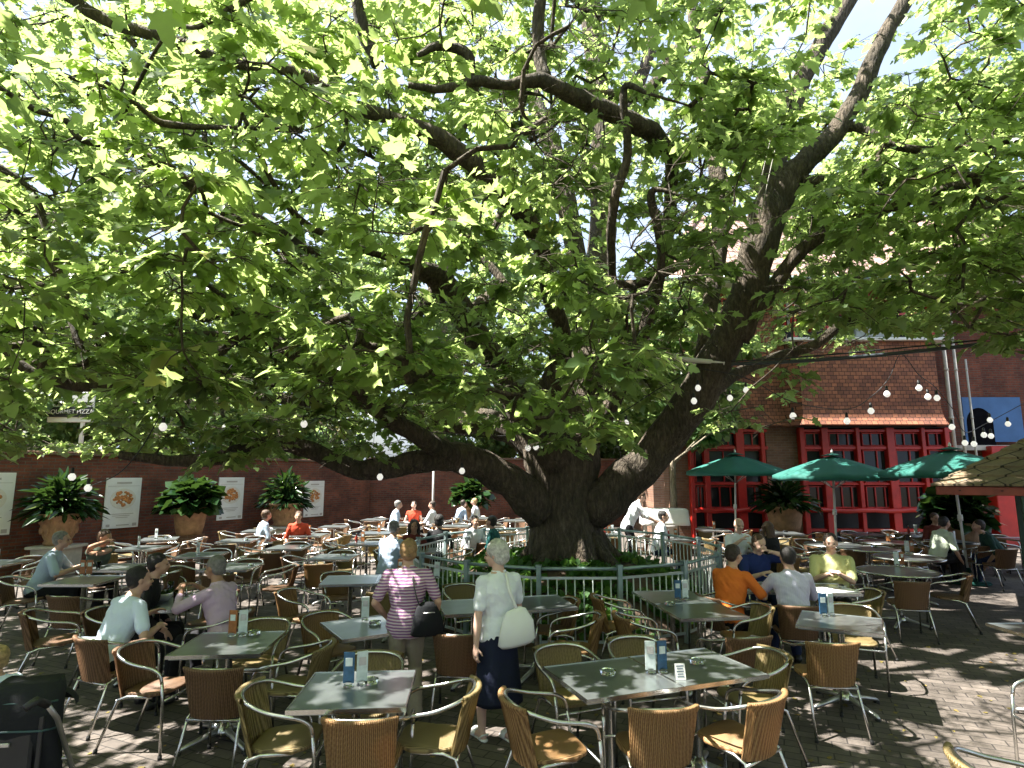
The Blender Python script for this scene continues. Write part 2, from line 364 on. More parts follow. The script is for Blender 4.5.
L.append([(560, 470, 10.0, 46), (545, 415, 9.6, 40), (556, 380, 9.0, 30), (562, 335, 8.6, 19), (550, 295, 8.2, 18), (541, 250, 7.7, 18), (524, 215, 7.2, 22), (480, 170, 6.7, 23), (438, 138, 6.4, 21), (391, 119, 6.2, 17), (345, 103, 6.1, 14), (325, 89, 6, 13), (297, 72, 5.9, 13), (232, 62, 5.8, 13), (181, 44, 5.7, 14), (106, 20, 5.6, 14), (65, -5, 5.5, 12), (0, -40, 5.4, 6)])
L.append([(550, 470, 10.2, 36), (505, 380, 10.2, 28), (470, 325, 9.8, 28), (440, 281, 9.4, 28), (400, 262, 8.6, 10), (350, 245, 7.8, 8), (302, 221, 7.0, 7), (272, 181, 6.4, 6), (255, 140, 6.0, 6), (245, 120, 5.8, 5), (213, 65, 5.5, 3)])
L.append([(442, 284, 9.4, 20), (455, 262, 9.5, 13), (478, 249, 9.7, 10), (500, 215, 9.9, 8), (505, 170, 10, 5)])
L.append([(470, 330, 9.9, 26), (485, 300, 10.2, 16), (505, 285, 10.6, 9), (470, 245, 10.8, 9), (440, 200, 11, 6)])
L.append([(455, 457, 9.1, 20), (400, 425, 8.4, 19), (360, 395, 7.8, 20), (321, 370, 7.2, 18), (266, 337, 6.8, 14), (239, 336, 6.5, 12), (205, 360, 6.3, 11), (137, 377, 6.0, 10), (92, 387, 5.8, 12), (34, 374, 5.6, 10), (-5, 338, 5.5, 8), (-40, 300, 5.4, 4)])
L.append([(92, 387, 5.8, 9), (40, 382, 5.7, 6), (-10, 380, 5.6, 4)])
L.append([(342, 350, 8.8, 9), (300, 342, 8.2, 9), (239, 336, 7.6, 8), (190, 335, 7.2, 7), (143, 341, 7, 8)])
L.append([(380, 380, 8.6, 12), (320, 330, 7.8, 9), (239, 312, 7, 9), (202, 318, 6.8, 9), (181, 302, 6.6, 6), (164, 285, 6.5, 3)])
L.append([(202, 316, 6.8, 6), (218, 290, 6.8, 5), (240, 270, 6.7, 3)])
L.append([(552, 296, 8.2, 14), (593, 283, 7.9, 11), (630, 285, 7.6, 11), (660, 275, 7.4, 10), (688, 262, 7.2, 7)])
L.append([(613, 282, 7.7, 9), (611, 240, 7.3, 10), (615, 198, 7, 11), (628, 154, 6.8, 10), (624, 110, 6.6, 9), (626, 86, 6.5, 8), (650, 94, 6.4, 4), (690, 106, 6.3, 2)])
L.append([(661, 278, 7.4, 8), (660, 240, 7.2, 9), (651, 196, 7, 9), (663, 190, 6.9, 5), (690, 200, 6.8, 3)])
L.append([(378, 66, 6.0, 15), (364, 34, 5.9, 15), (357, -3, 5.8, 14), (350, -60, 5.7, 8)])
L.append([(320, 260, 8, 10), (270, 226, 7.2, 12), (239, 212, 6.9, 12), (205, 195, 6.6, 12), (178, 174, 6.3, 11), (147, 157, 6.1, 10), (120, 147, 6, 9), (82, 140, 5.7, 7), (65, 120, 5.6, 7), (34, 109, 5.4, 7), (3, 90, 5.2, 6), (-30, 70, 5, 4)])
L.append([(300, 130, 6.5, 8), (240, 128, 5.8, 5), (171, 125, 5.2, 8), (147, 113, 5, 6), (120, 92, 4.8, 5), (72, 78, 4.6, 3)])
L.append([(120, 120, 5.6, 5), (165, 36, 4.9, 4), (198, 27, 4.7, 6), (222, 14, 4.6, 7), (255, -5, 4.5, 7), (290, -30, 4.4, 7)])
L.append([(92, 387, 5.8, 7), (60, 280, 5.9, 9), (38, 205, 5.9, 8), (20, 181, 5.8, 8), (-5, 165, 5.7, 8)])
L.append([(440, 281, 9.6, 10), (400, 330, 9.0, 12), (345, 320, 8.6, 9), (290, 290, 8.4, 7), (250, 290, 8, 4)])
L.append([(575, 440, 10.6, 44), (590, 350, 11.4, 34), (600, 260, 12.2, 30), (604, 180, 12.4, 28), (598, 90, 12.6, 26), (590, 0, 12.6, 22), (585, -60, 12.6, 14)])
L.append([(604, 150, 12.4, 16), (640, 80, 12.6, 14), (660, 15, 12.6, 13), (680, -40, 12.6, 8)])
L.append([(590, 330, 11.4, 20), (562, 180, 12, 22), (540, 115, 12.2, 18), (525, 60, 12.3, 12)])
L.append([(700, 370, 10, 16), (720, 230, 10.8, 18), (712, 120, 11.4, 18), (700, 60, 11.6, 15), (690, -10, 11.6, 12)])
# limbs that leave the picture over the camera and to the sides
L.append([(541, -20, 6.6, 14), (520, -160, 5.6, 12), (480, -420, 4.4, 10)])
L.append([(65, -5, 5.5, 11), (-60, -120, 4.8, 9), (-300, -400, 3.8, 7)])
L.append([(908, -6, 8.7, 14), (960, -160, 7.6, 12), (1040, -420, 6, 10)])
L.append([(960, 150, 8.5, 8), (1100, 120, 7.6, 8), (1260, 80, 6.6, 7)])
nodes = []; limbs = []
for li, pl in enumerate(L):
    P = [np.array([*atY(a, b, c)]) for a, b, c, _ in pl]; rr = [max(.012, wd*c/F/2*cs) for _, _, c, wd in pl]
    Q = smoothpath([np.append(p, r_) for p, r_ in zip(P, rr)], 5)
    b = MB(); n = 12 if max(rr) > .08 else 7; pts = [Vector(loc(q[:3])) for q in Q]; rad = [max(.008, q[3]) for q in Q]
    # uneven bark: wobble the path slightly and swell at random
    rad = [r_*(1+.04*math.sin(i*1.9+li)+.03*math.sin(i*.7+li*2)) for i, r_ in enumerate(rad)]
    pts = [p+Vector((math.sin(i*1.3+li), math.cos(i*1.7+li), math.sin(i*2.1)))*r_*.07 for i, (p, r_) in enumerate(zip(pts, rad))]
    b.tube(pts, rad, n); b.build('limb', M['bark'], tree)
    for q in Q[3:]: nodes.append(q[:3])
# trunk with buttressed base and furrows
b = MB(); rs = []; N = 40
prof = [(.2, .88), (.45, .8), (.62, .74), (.78, .69), (.98, .64), (1.25, .59), (1.6, .555), (1.95, .545), (2.25, .56), (2.5, .56), (2.75, .53), (3.0, .5), (3.3, .42), (3.6, .3)]
for z, r_ in prof:
    ring = []
    for k in range(N):
        a = 2*PI*k/N; lob = .07*math.cos(5*a+.6)+.05*math.cos(8*a+1.7)+.025*math.cos(13*a)
        f = max(0, (1.5-z)/1.3); q = r_*(1+lob*(.35+1.0*f))+.02*math.sin(9*a+z*4)
        ex = 1.12 if 2 < z < 2.8 else 1
        ring.append(Vector((q*math.cos(a)*ex-.05*z, q*math.sin(a), z)))
    rs.append(ring)
b.rings(rs)
for a, l_, r_ in ((-2.2, 1.5, .16), (-.7, 1.3, .14), (-1.4, 1.2, .12), (-2.9, 1.2, .13), (-.1, 1.4, .14), (.8, 1.2, .12), (2.2, 1.2, .12)):
    c, s = math.cos(a), math.sin(a)
    b.tube([(c*.45, s*.45, 1.15), (c*.62, s*.62, .9), (c*.78, s*.78, .75), (c*l_*.72, s*l_*.72, .64), (c*l_*.95, s*l_*.95, .5)], [.13, .12, .1, r_*.55, .03], 9)
b.build('trunk', M['bark'], tree)

# ---- sprays of leaves
def lower(px):
    xs = [-400, 0, 90, 180, 250, 330, 420, 455, 520, 560, 600, 640, 700, 770, 810, 880, 960, 1024, 1400]
    ys = [458, 458, 465, 460, 472, 474, 466, 456, 440, 455, 440, 400, 430, 440, 372, 348, 340, 362, 362]
    return np.interp(px, xs, ys)
limbA = [(590, 520), (640, 468), (688, 408), (722, 348), (746, 296), (762, 236), (776, 196), (800, 166), (832, 136), (860, 92), (880, 45), (908, -6)]
def dline(x, y, pl):
    m = 1e9
    for (a, b_), (c, d) in zip(pl, pl[1:]):
        t = max(0, min(1, ((x-a)*(c-a)+(y-b_)*(d-b_))/((c-a)**2+(d-b_)**2))); m = min(m, math.hypot(x-a-t*(c-a), y-b_-t*(d-b_)))
    return m
SHOW = [([(391, 119), (438, 138), (480, 170), (524, 215)], 15, 6.9), ([(541, 240), (550, 295), (562, 335), (556, 385)], 14, 8.8), ([(627, 120), (586, 102), (540, 80), (505, 84), (442, 89)], 14, 6.9),
        ([(245, 120), (272, 181), (302, 221), (350, 245), (400, 262)], 12, 7.5), ([(266, 337), (321, 370), (350, 390)], 13, 7.4), ([(0, 340), (34, 374), (92, 387), (137, 377)], 12, 5.9),
        ([(357, 0), (364, 34), (378, 63)], 16, 6.0), ([(440, 281), (470, 325), (490, 345)], 18, 9.6), ([(610, 275), (614, 200), (627, 150), (625, 90)], 11, 6.9), ([(470, 464), (500, 478), (530, 500)], 30, 10),
        ([(738, 340), (773, 288), (796, 256), (838, 224), (922, 196), (1024, 183)], 11, 8.8), ([(838, 128), (900, 147), (1024, 138)], 10, 8.8), ([(701, 24), (674, 58)], 14, 9.4), ([(794, 98), (820, 48), (850, 0)], 15, 9.8)]
ok = []
def accept(p, D):
    x, y, _ = pix(p)
    if p[2] < 2.25: return False
    if y > lower(x)-8 and -200 < x < 1250: return False
    if 470 < x < 640 and y > 400 and D < 11 and not (y < 452 and D < 8.8 and random.random() < .6): return False
    if x < 470 and y > 385 and (D < 7.6 or random.random() < .15): return False
    if 25 < x < 110 and 380 < y < 440 and random.random() < .9: return False
    if dline(x, y, limbA) < 34 and D < 10.2: return False
    for pl, wd, dd in SHOW:
        if D < dd+.2 and dline(x, y, pl) < wd*1.5: return random.random() < .2
    if x > 740 and 185 < y: return random.random() < ((.6 if x > 850 and y > 200 else 1) if y < 300 else .4)
    return True
tries = 0
while len(ok) < 3000 and tries < 60000:      # sprays hanging in view
    tries += 1; x = random.uniform(-30, 1060); y = random.uniform(-40, 470); w_ = random.random()
    if w_ < .13: x = random.uniform(700, 1050); y = random.uniform(80, 350)
    elif w_ < .25: x = random.uniform(0, 660); y = random.uniform(330, 462)
    elif w_ < .40: x = random.uniform(480, 1040); y = random.uniform(0, 330)
    u = random.random()
    if x < 480: D = random.uniform(4.2, 6.6) if u < .24 else random.uniform(6.6, 12.5 if y > 200 else 9.5)
    elif x < 700: D = random.uniform(4.6, 6.6) if u < .10 else random.uniform(6.6, 13.5)
    else: D = random.uniform(6.2, 14.5)
    p = atY(x, y, D); p = np.array(p)
    if p[2] > 10.5 or math.hypot(p[0]-TC.x, p[1]-TC.y) > 11: continue
    # ragged clumps: skip where a coarse noise is low
    q = math.sin(p[0]*1.9+1.3*math.sin(p[1]*1.1))*math.sin(p[1]*1.7+p[2]*1.5)*math.sin(p[2]*2.3+p[0]*.8)
    if q < -.3: continue
    if accept(p, D): ok.append(p)
nin = len(ok)
tries = 0
while len(ok) < nin+1250 and tries < 60000:   # rest of the crown out of view, thickened to shade the garden
    tries += 1; a = random.uniform(0, 2*PI); r_ = 12.0*math.sqrt(random.random()); x, y = TC.x+r_*math.cos(a), TC.y+r_*math.sin(a)*1.05
    z = random.uniform(4.2, 11.5-.035*r_*r_)
    if z < 4.2 or (x < -1.5 and z > 6.0): continue
    p = np.array([x, y, z]); X, Y, f = pix(p)
    if (f > .3 and -60 < X < 1090 and Y > -60) or math.hypot(x, math.hypot(y, z-2.1)) < 3.4: continue
    q = math.sin(p[0]*1.3+1.3*math.sin(p[1]*.9))*math.sin(p[1]*1.2+p[2]*.5)
    if q < -.35: continue
    if r_ > 10.2 and random.random() < .5: continue
    ok.append(p)
tries = 0; n0 = len(ok)
while len(ok) < n0+230 and tries < 20000:   # unseen low boughs added to darken the paving on the left
    tries += 1; p = np.array([random.uniform(-11, -3), random.uniform(2, 11), random.uniform(3.6, 6.2)]); X, Y, f = pix(p)
    if f > .3 and -20 < X < 1040 and Y > -20: continue
    ok.append(p)
A = np.array(ok)
# grow branches: join the sprays to the limbs, nearest first
nd = [np.array(n_) for n_ in nodes]; par = [-1]*len(nd); NP = np.array(nd)
best = np.full(len(A), 1e9); bi = np.zeros(len(A), int)
for s_ in range(0, len(A), 200):
    d = np.linalg.norm(A[s_:s_+200, None]-NP[None], axis=2); best[s_:s_+200] = d.min(1); bi[s_:s_+200] = d.argmin(1)
done = np.zeros(len(A), bool); segs = []; spray_dir = np.zeros_like(A)
for _ in range(len(A)):
    d = np.where(done, 1e9, best); i = int(d.argmin()); done[i] = True; j = bi[i]
    a, b_ = nd[j], A[i]; k = max(2, int(np.linalg.norm(b_-a)/.28)); off = rng.normal(0, .07, 3)*min(2, np.linalg.norm(b_-a)); prev = j; new = []
    for q in range(1, k+1):
        t = q/k; p = a+(b_-a)*t+off*math.sin(PI*t)+(rng.normal(0, .02, 3) if q < k else 0)
        nd.append(p); par.append(prev); prev = len(nd)-1; new.append(prev)
    spray_dir[i] = b_-a
    for nn in new:
        dd = np.linalg.norm(A-nd[nn], axis=1); m = dd < best; best[m] = dd[m]; bi[m] = nn
cnt = np.zeros(len(nd))
for i in range(len(nd)-1, len(nodes)-1, -1):
    cnt[i] += 1
    if par[i] >= 0: cnt[par[i]] += cnt[i]
oT = np.array([TC.x, TC.y, 0])
def rr_(c): return min(.034, .0042*(c**.40))
for i in range(len(nodes), len(nd)):
    segs.append((nd[par[i]]-oT, nd[i]-oT, rr_(cnt[par[i]]) if par[i] >= len(nodes) else rr_(cnt[i])*1.2, rr_(cnt[i])))
# leaves
# ground spots that the sun reaches through gaps in the crown: leaves on those beams are missing
SP = []
def spot(px, py, rx, ry=None, z=0, a=0):
    p = on(px, py, z); s = p-SUNV*(z/SUNV.z); SP.append((s.x, s.y, rx, ry or rx, R(a)))
for s_ in [(965, 700, .95, .6, 0, 20), (900, 665, .5, .28, 0, 10), (1010, 745, .8, .7), (880, 610, .45, .16), (925, 612, .5, .12), (1000, 660, .6, .4), (840, 600, .3, .15), (980, 590, .6, .2), (1010, 612, .5, .14),
           (95, 690, .22, .12), (120, 715, .3, .12), (105, 742, .28, .1), (185, 700, .14, .07), (180, 672, .16, .06), (215, 690, .12, .08), (150, 752, .2, .1), (60, 730, .15, .1),
           (388, 574, .5, .2, .75), (262, 598, .3, .14), (345, 600, .16), (600, 732, .13, .06), (560, 745, .16, .07), (640, 610, .3, .1), (740, 755, .2, .1), (715, 600, .35, .12, .75), (320, 660, .14), (240, 645, .25, .08, .75),
           (820, 680, .16, .07), (850, 740, .25, .1), (780, 720, .14, .06), (800, 760, .2, .1), (830, 590, .3, .15, .75), (700, 690, .15), (450, 740, .12), (470, 620, .2, .1), (290, 760, .2, .1), (350, 575, .3, .1), (905, 560, .35, .12, .75),
           (610, 600, .55, .25, .5), (690, 585, .4, .2, .6), (540, 590, .2, .12, .5), (590, 545, .3, .15, .8), (500, 600, .12, .25, 1.4), (120, 610, .05, .12, 1.0), (490, 618, .09, .14, 1.3), (730, 570, .12, .1, .9), (845, 570, .15, .15, .9), (408, 572, .12, .03, 1.3)]:
    spot(*s_)
for k in range(340):
    x = random.uniform(-9, 11); y = random.uniform(3.5, 18)
    if x < -1.5 and y < 9.5 and random.random() < .62: continue
    r0 = random.uniform(.05, .19)*(1.5 if y > 9 else 1); SP.append((x, y, r0*random.uniform(1, 2.2), r0, random.uniform(0, PI)))
for k in range(26):
    x = random.uniform(-8, 10); y = random.uniform(9, 19); r0 = random.uniform(.25, .5); SP.append((x, y, r0*1.6, r0, random.uniform(0, PI)))
SPa = np.array(SP)
pos = []; dr = []; sz = []; sv = np.array(SUNV)
for c, sd in zip(A, spray_dir):
    X, Y, f = pix(c); vis = f > .3 and -80 < X < 1100 and -80 < Y < 560
    h = np.array([sd[0], sd[1], 0]); h = h/(np.linalg.norm(h)+1e-6); a0 = math.atan2(h[1], h[0]); nt_ = 6 if vis else 5
    for k in range(nt_):
        a = a0+random.uniform(-2.0, 2.0); ln = random.uniform(.22, .52)*(1 if vis else 1.3); e = random.uniform(-.45, .35)
        d = np.array([math.cos(a)*math.cos(e), math.sin(a)*math.cos(e), math.sin(e)]); segs.append((c-oT, c+d*ln*.55-oT, .004, .003)); end = c+d*ln+np.array([0, 0, -.05]); segs.append((c+d*ln*.55-oT, end-oT, .003, .002))
        m = 6 if vis else 5
        for q in range(m):
            t = .25+.75*q/(m-1); p = c+d*ln*t+np.array([0, 0, -.05*t*t]); sg = 1 if q % 2 else -1
            b_ = a+sg*random.uniform(.4, 1.2)*(1 if q < m-1 else .2); dn = random.uniform(-.75, .12)
            pos.append(p); dr.append((math.cos(b_), math.sin(b_), dn)); sz.append(min(.24, .12*math.exp(random.gauss(0, .32)))*(1 if vis else 1.45))
pos = np.array(pos); dr = np.array(dr); sz = np.array(sz)
g = pos-sv[None]*(pos[:, 2]/sv[2])[:, None]; keep = np.ones(len(pos), bool)
for x, y, rx, ry, a in SPa:
    dx, dy = g[:, 0]-x, g[:, 1]-y; u = dx*math.cos(a)+dy*math.sin(a); v = -dx*math.sin(a)+dy*math.cos(a)
    keep &= ((u/(rx+.05))**2+(v/(ry+.05))**2) > 1
pos, dr, sz = pos[keep], dr[keep], sz[keep]
print('main leaves', len(pos), 'sprays', len(A), nin)
leaves(pos-oT, dr, sz, 'lobed', .38, M['leaf'], 'crown', None, tree)
tw = twigmesh(segs, M['bark'], 'twigs', tree, 4)

# ------------------------------------------------------------------ trees behind
def bgtree(x, y, h, rad, label, bh, seed, trunkr=.22, n=5200, lean=0, group='trees behind the garden', bark_='bark_grey', size=.22, leafm='leaf_bg', kindcat='tree', name='background_tree'):
    r = np.random.default_rng(seed); t = empty(name, (x, y, 0), 0, label, kindcat, group)
    b = MB(); top = Vector((lean, 0, h*.8))
    b.tube([(0, 0, 0), (lean*.2, .05, h*.25), (lean*.5, -.05, h*.5), top], [trunkr*1.25, trunkr, trunkr*.75, trunkr*.25], 10)
    cl = []
    for k in range(9):
        a = r.uniform(0, 2*PI); z0 = r.uniform(bh*.9, h*.7); q = r.uniform(.5, .95)*rad; e = (q*math.cos(a)+lean*.5, q*math.sin(a), z0+r.uniform(.6, 2.4))
        s0 = Vector((lean*z0/h, 0, z0)); b.tube([s0, s0.lerp(Vector(e), .5)+Vector((0, 0, .25)), e], [trunkr*.45, trunkr*.25, .03], 6); cl.append(e)
    b.build('trunk', M[bark_], t)
    nc = 75; C = []
    while len(C) < nc:
        v = r.normal(0, 1, 3); v /= np.linalg.norm(v); v *= r.uniform(.35, 1)**.5
        C.append((v[0]*rad+lean*.5, v[1]*rad, bh+(h-bh)*(.5+.5*v[2])))
    C = np.array(C); ci = r.integers(0, nc, n); cr = r.uniform(.35, .8, nc)*rad/3
    v = r.normal(0, 1, (n, 3)); v /= np.linalg.norm(v, axis=1)[:, None]; v *= (r.uniform(.2, 1, n)**.5)[:, None]
    P = C[ci]+v*cr[ci][:, None]*np.array([1, 1, .65]); D = v.copy(); D[:, 2] = D[:, 2]*.5-.3
    leaves(P, D+r.normal(0, .3, (n, 3)), r.uniform(.7, 1.3, n)*size, 'far', .5, M[leafm], 'crown', None, t, r); return t
for a in [(atY(437, 400, 26.5).x, 26.5, 17, 5, 'tall grey trunked tree beyond the wall left of the great tree', 6.5, 21, .5, 8000, .6),
          (atY(160, 400, 21).x, 21, 9.5, 4.0, 'leafy tree over the brick wall behind the second poster', 2.7, 22, .3, 7500),
          (atY(20, 400, 18).x, 18, 8.5, 3.6, 'leafy tree over the wall behind the pizza sign', 2.6, 23, .25, 7000),
          (atY(300, 400, 27).x, 27, 12, 4.8, 'tall tree beyond the far end of the poster wall', 2.6, 24, .35, 8000),
          (atY(500, 400, 29).x, 29, 13, 5.0, 'tall tree directly behind the great trunk', 2.8, 25, .35, 8000),
          (atY(640, 400, 25).x, 25, 11, 3.8, 'tree between the great tree and the restaurant', 2.6, 26, .3, 7500),
          (atY(672, 400, 17).x, 17.2, 7.4, 2.4, 'small dark green tree by the left end of the restaurant', 2.6, 27, .09, 7000),
          (atY(100, 400, 30).x, 30, 14, 5.5, 'tall distant tree seen high above the left wall', 3.5, 28, .4, 7000),
          (-13, 4, 9, 4.5, 'tree standing left of the garden out of view', 2.2, 31, .3, 5000), (-9, -9, 11, 5.5, 'tree behind the viewer on the left', 2.0, 32, .3, 6000), (2, -11, 11, 5.5, 'tree behind the viewer', 2.0, 33, .3, 6000), (12, -8, 11, 5.5, 'tree behind the viewer on the right', 2.0, 34, .3, 6000), (15, 3, 8, 3.5, 'tree right of the garden out of view', 2.0, 35, .3, 5000),  # trees out of view, added to keep sky light off the garden
          (atY(830, 400, 31).x, 31, 15, 4.6, 'tree crown rising behind the restaurant roof', 6, 29, .4, 6000)]:
    bgtree(*a)

wq = Vector((.45, .89)).normalized(); wo = Vector((atY(119, 500, 15.2).x, 15.2))
for k, (q, lab) in enumerate([(-4.5, 'bright bush over the wall at the left edge'), (-1.6, 'bright bush over the wall before the first wide poster'), (1.2, 'bright bush over the wall between second and third posters'), (4.0, 'bright bush over the wall after the third poster'), (6.8, 'bright bush over the wall above the fourth poster'), (9.8, 'bright bush over the corner of the brick walls')]):
    bgtree(wo.x+wq.x*q-wq.y*2.7, wo.y+wq.y*q+wq.x*2.7, 4.6+.5*(k % 2), 1.75, lab, 2.0, 60+k, .07, 3400, 0, 'bushes behind the poster wall', 'bark_grey', .17, 'leaf_bg', 'bush', 'bush')
for k, (x, lab) in enumerate([(-2.2, 'bush behind the far wall left of the trunk'), (1.2, 'bush behind the far wall hidden by the trunk'), (4.0, 'bush behind the far wall right of the trunk')]):
    bgtree(x, 27.3, 5.6, 2.3, lab, 2.0, 70+k, .08, 3400, 0, 'bushes behind the far wall', 'bark_grey', .2, 'leaf_bg', 'bush', 'bush')
# ------------------------------------------------------------------ ground
b = MB()
b.add([(-150, -80, -.02), (150, -80, -.02), (150, 220, -.02), (-150, 220, -.02)], [(0, 1, 2, 3)])
tag(b.build('ground', M['soil']), 'bare earth reaching away beyond the paved garden', kind='structure')
b = MB(); b.add([(-16, -6, 0), (18, -6, 0), (18, 27, 0), (-16, 27, 0)], [(0, 1, 2, 3)])
tag(b.build('paving', M['paving']), 'dark brick paving of the beer garden', kind='structure')
# mound round the tree
RC = Vector((TC.x-.12, 10.35, 0)); RRX, RRY = 2.45, 2.75
V = []; Fc = []; n = 48; rad_ = [0, .15, .3, .45, .6, .75, .88, .965]; hh = [.74, .74, .72, .68, .6, .44, .22, .0]
for i, q in enumerate(rad_):
    for k in range(n):
        a = 2*PI*k/n; V.append((RC.x+q*RRX*math.cos(a), RC.y+q*RRY*math.sin(a), hh[i]+.02*math.sin(5*a+i)))
for i in range(len(rad_)-1):
    for k in range(n): Fc.append((i*n+k, (i+1)*n+k, (i+1)*n+(k+1) % n, i*n+(k+1) % n))
b = MB(); b.add(V, Fc, True); tag(b.build('tree_mound', M['soil']), kind='structure')
def mound_z(x, y):
    q = math.hypot((x-RC.x)/RRX, (y-RC.y)/RRY); return np.interp(q, rad_, hh)
P = []; D = []
for k in range(7500):
    a = random.uniform(0, 2*PI); q = math.sqrt(random.uniform(.06, .9)); x, y = RC.x+q*RRX*math.cos(a), RC.y+q*RRY*math.sin(a)
    if math.sin(x*5+2*math.sin(y*3))*math.sin(y*4.4) < -.35: continue
    P.append((x, y, mound_z(x, y)+random.uniform(0, .07))); D.append((random.gauss(0, 1), random.gauss(0, 1), random.uniform(.1, 1.3)))
tag(leaves(np.array(P), np.array(D), rng.uniform(.06, .14, len(P)), 'far', .6, M['grass'], 'ground_cover'), 'low leafy ground cover round the tree roots', kind='stuff')
# fallen leaves on the paving
P = []; D = []
for k in range(900):
    x, y = random.uniform(-6, 7), random.uniform(3.6, 13); P.append((x, y, .006)); D.append((random.gauss(0, 1), random.gauss(0, 1), .05))
M['dryleaf'] = leafmat('fallen_leaf', (.12, .09, .02), (.2, .16, .04), (.3, .2, .06), (.2, .2, .04), .1, .7)
tag(leaves(np.array(P), np.array(D), rng.uniform(.02, .07, len(P)), 'lobed', .1, M['dryleaf'], 'fallen_leaves'), 'small dry leaves scattered over the paving', kind='stuff')

# ------------------------------------------------------------------ railing round the tree
fence = empty('tree_railing', RC, 0, 'dull teal metal railing ringing the great tree', 'railing')
NP_ = 16; pts = []
for k in range(NP_):
    a = 2*PI*(k+.5)/NP_; pts.append(Vector((RRX*1.03*math.cos(a), RRY*1.03*math.sin(a), 0)))
for k in range(NP_):
    p, q = pts[k], pts[(k+1) % NP_]
    b = MB(); b.box((p.x, p.y, .5), (.055, .055, 1.0), math.atan2(p.y, p.x)); b.box((p.x, p.y, 1.005), (.07, .07, .02), math.atan2(p.y, p.x)); b.build('post', M['green_paint'], fence)
    b = MB(); ln = (q-p).length; an = math.atan2(q.y-p.y, q.x-p.x); mid = (p+q)/2
    b.tube([(p.x, p.y, .97), (q.x, q.y, .97)], .022, 8); b.build('top_rail', M['green_paint'], fence)
    b = MB(); b.box((mid.x, mid.y, .86), (ln-.06, .02, .03), an); b.box((mid.x, mid.y, .12), (ln-.06, .02, .03), an)
    m = int(ln/.1)
    for i in range(1, m):
        c = p.lerp(q, i/m); b.tube([(c.x, c.y, .13), (c.x, c.y, .86)], .0095, 6)
    b.build('railing_panel', M['picket'], fence)

# ------------------------------------------------------------------ poster wall on the left, back wall
def wall(p0, p1, h, th, name, label, m, cope=True, z0=0):
    p0, p1 = Vector(p0), Vector(p1); ln = (p1-p0).length; an = math.atan2(p1.y-p0.y, p1.x-p0.x)
    t = empty(name, (p0.x, p0.y, 0), an, label, 'wall')
    b = MB(); b.box((ln/2, 0, h/2+z0/2), (ln, th, h-z0)); b.build('brickwork', m, t)
    if cope: b = MB(); b.box((ln/2, 0, h+.04), (ln+.04, th+.1, .08), bev=.01); b.build('coping', M['brick_tan'], t)
    return t, ln, an
wd = Vector((.45, .89)).normalized()
wb = Vector((atY(119, 500, 15.2).x, 15.2))
def wpt(k, off=0): return Vector((wb.x+wd.x*k+wd.y*off, wb.y+wd.y*k-wd.x*off, 0))
wall(wpt(-11), wpt(9.3), 2.55, .25, 'garden_wall', 'long red brick garden wall hung with food posters', M['brick'])
wpe = wpt(9.3)
wall((wpe.x-.1, wpe.y+.2, 0), (4.6, 25.5, 0), 2.7, .25, 'garden_wall', 'brick wall closing the far side behind the great trunk', M['brick'])

def poster(k, w_, h_, zc, label, seed, lean=0):
    r = random.Random(seed); c = wpt(k, .15); an = math.atan2(wd.y, wd.x)
    t = empty('food_poster', (c.x, c.y, zc), an, label, 'poster', 'food posters on the brick wall')
    b = MB(); b.box((0, 0, 0), (w_, .03, h_), bev=.004); b.build('board', M['white_paint'], t)
    y = -.018
    pr = mat('poster_print_grey', (.45, .42, .38), .6, 0, .05, 4, 0)
    b = MB(); b.lathe([(.001, 0), (w_*.36, 0), (w_*.36, .004), (.001, .004)], (0, 0, 0), 28, False)
    o = b.build('printed_plate', mat('poster_plate', (.72, .68, .6), .5, 0, .05), t); o.rotation_euler = (PI/2, 0, 0); o.location = (0, y, h_*.08); o.scale = (1, .8, 1)
    b = MB()
    for q in range(46):
        a = r.uniform(0, 2*PI); d = w_*.25*math.sqrt(r.random()); s = r.uniform(.025, .06)
        b.ell((d*math.cos(a), d*math.sin(a)*.8, .006), (s, s*.8, .003), None, 8, 4)
    o = b.build('printed_food', mat('poster_food', (.5, .2, .06), .6, 0, .7, 30, 0), t); o.rotation_euler = (PI/2, 0, 0); o.location = (0, y, h_*.08)
    b = MB(); b.box((0, y, h_*.40), (w_*.42, .003, h_*.035))
    for q in range(3): b.box((r.uniform(-.02, .02), y, -h_*(.22+.035*q)), (w_*(.62-.14*q), .003, h_*.012))
    b.box((-w_*.36, y, -h_*.44), (w_*.10, .003, h_*.05)); b.box((w_*.05, y, -h_*.44), (w_*.36, .003, h_*.02)); b.box((w_*.38, y, -h_*.44), (w_*.12, .003, h_*.06))
    b.build('printed_lines', pr, t)
    b = MB(); b.box((0, y, h_*.335), (w_*.9, .003, h_*.006)); b.build('printed_rule', pr, t)
poster(-2.75, .9, 1.3, 1.5, 'white food poster at the very left end of the brick wall', 1)
poster(0, .86, 1.22, 1.42, 'white food poster between the first two tall leafy urns', 2)
poster(3.1, .86, 1.22, 1.42, 'white food poster right of the second leafy urn', 3)
poster(6.4, .9, 1.2, 1.3, 'white food poster right of the third urn, half hidden by foliage', 4)

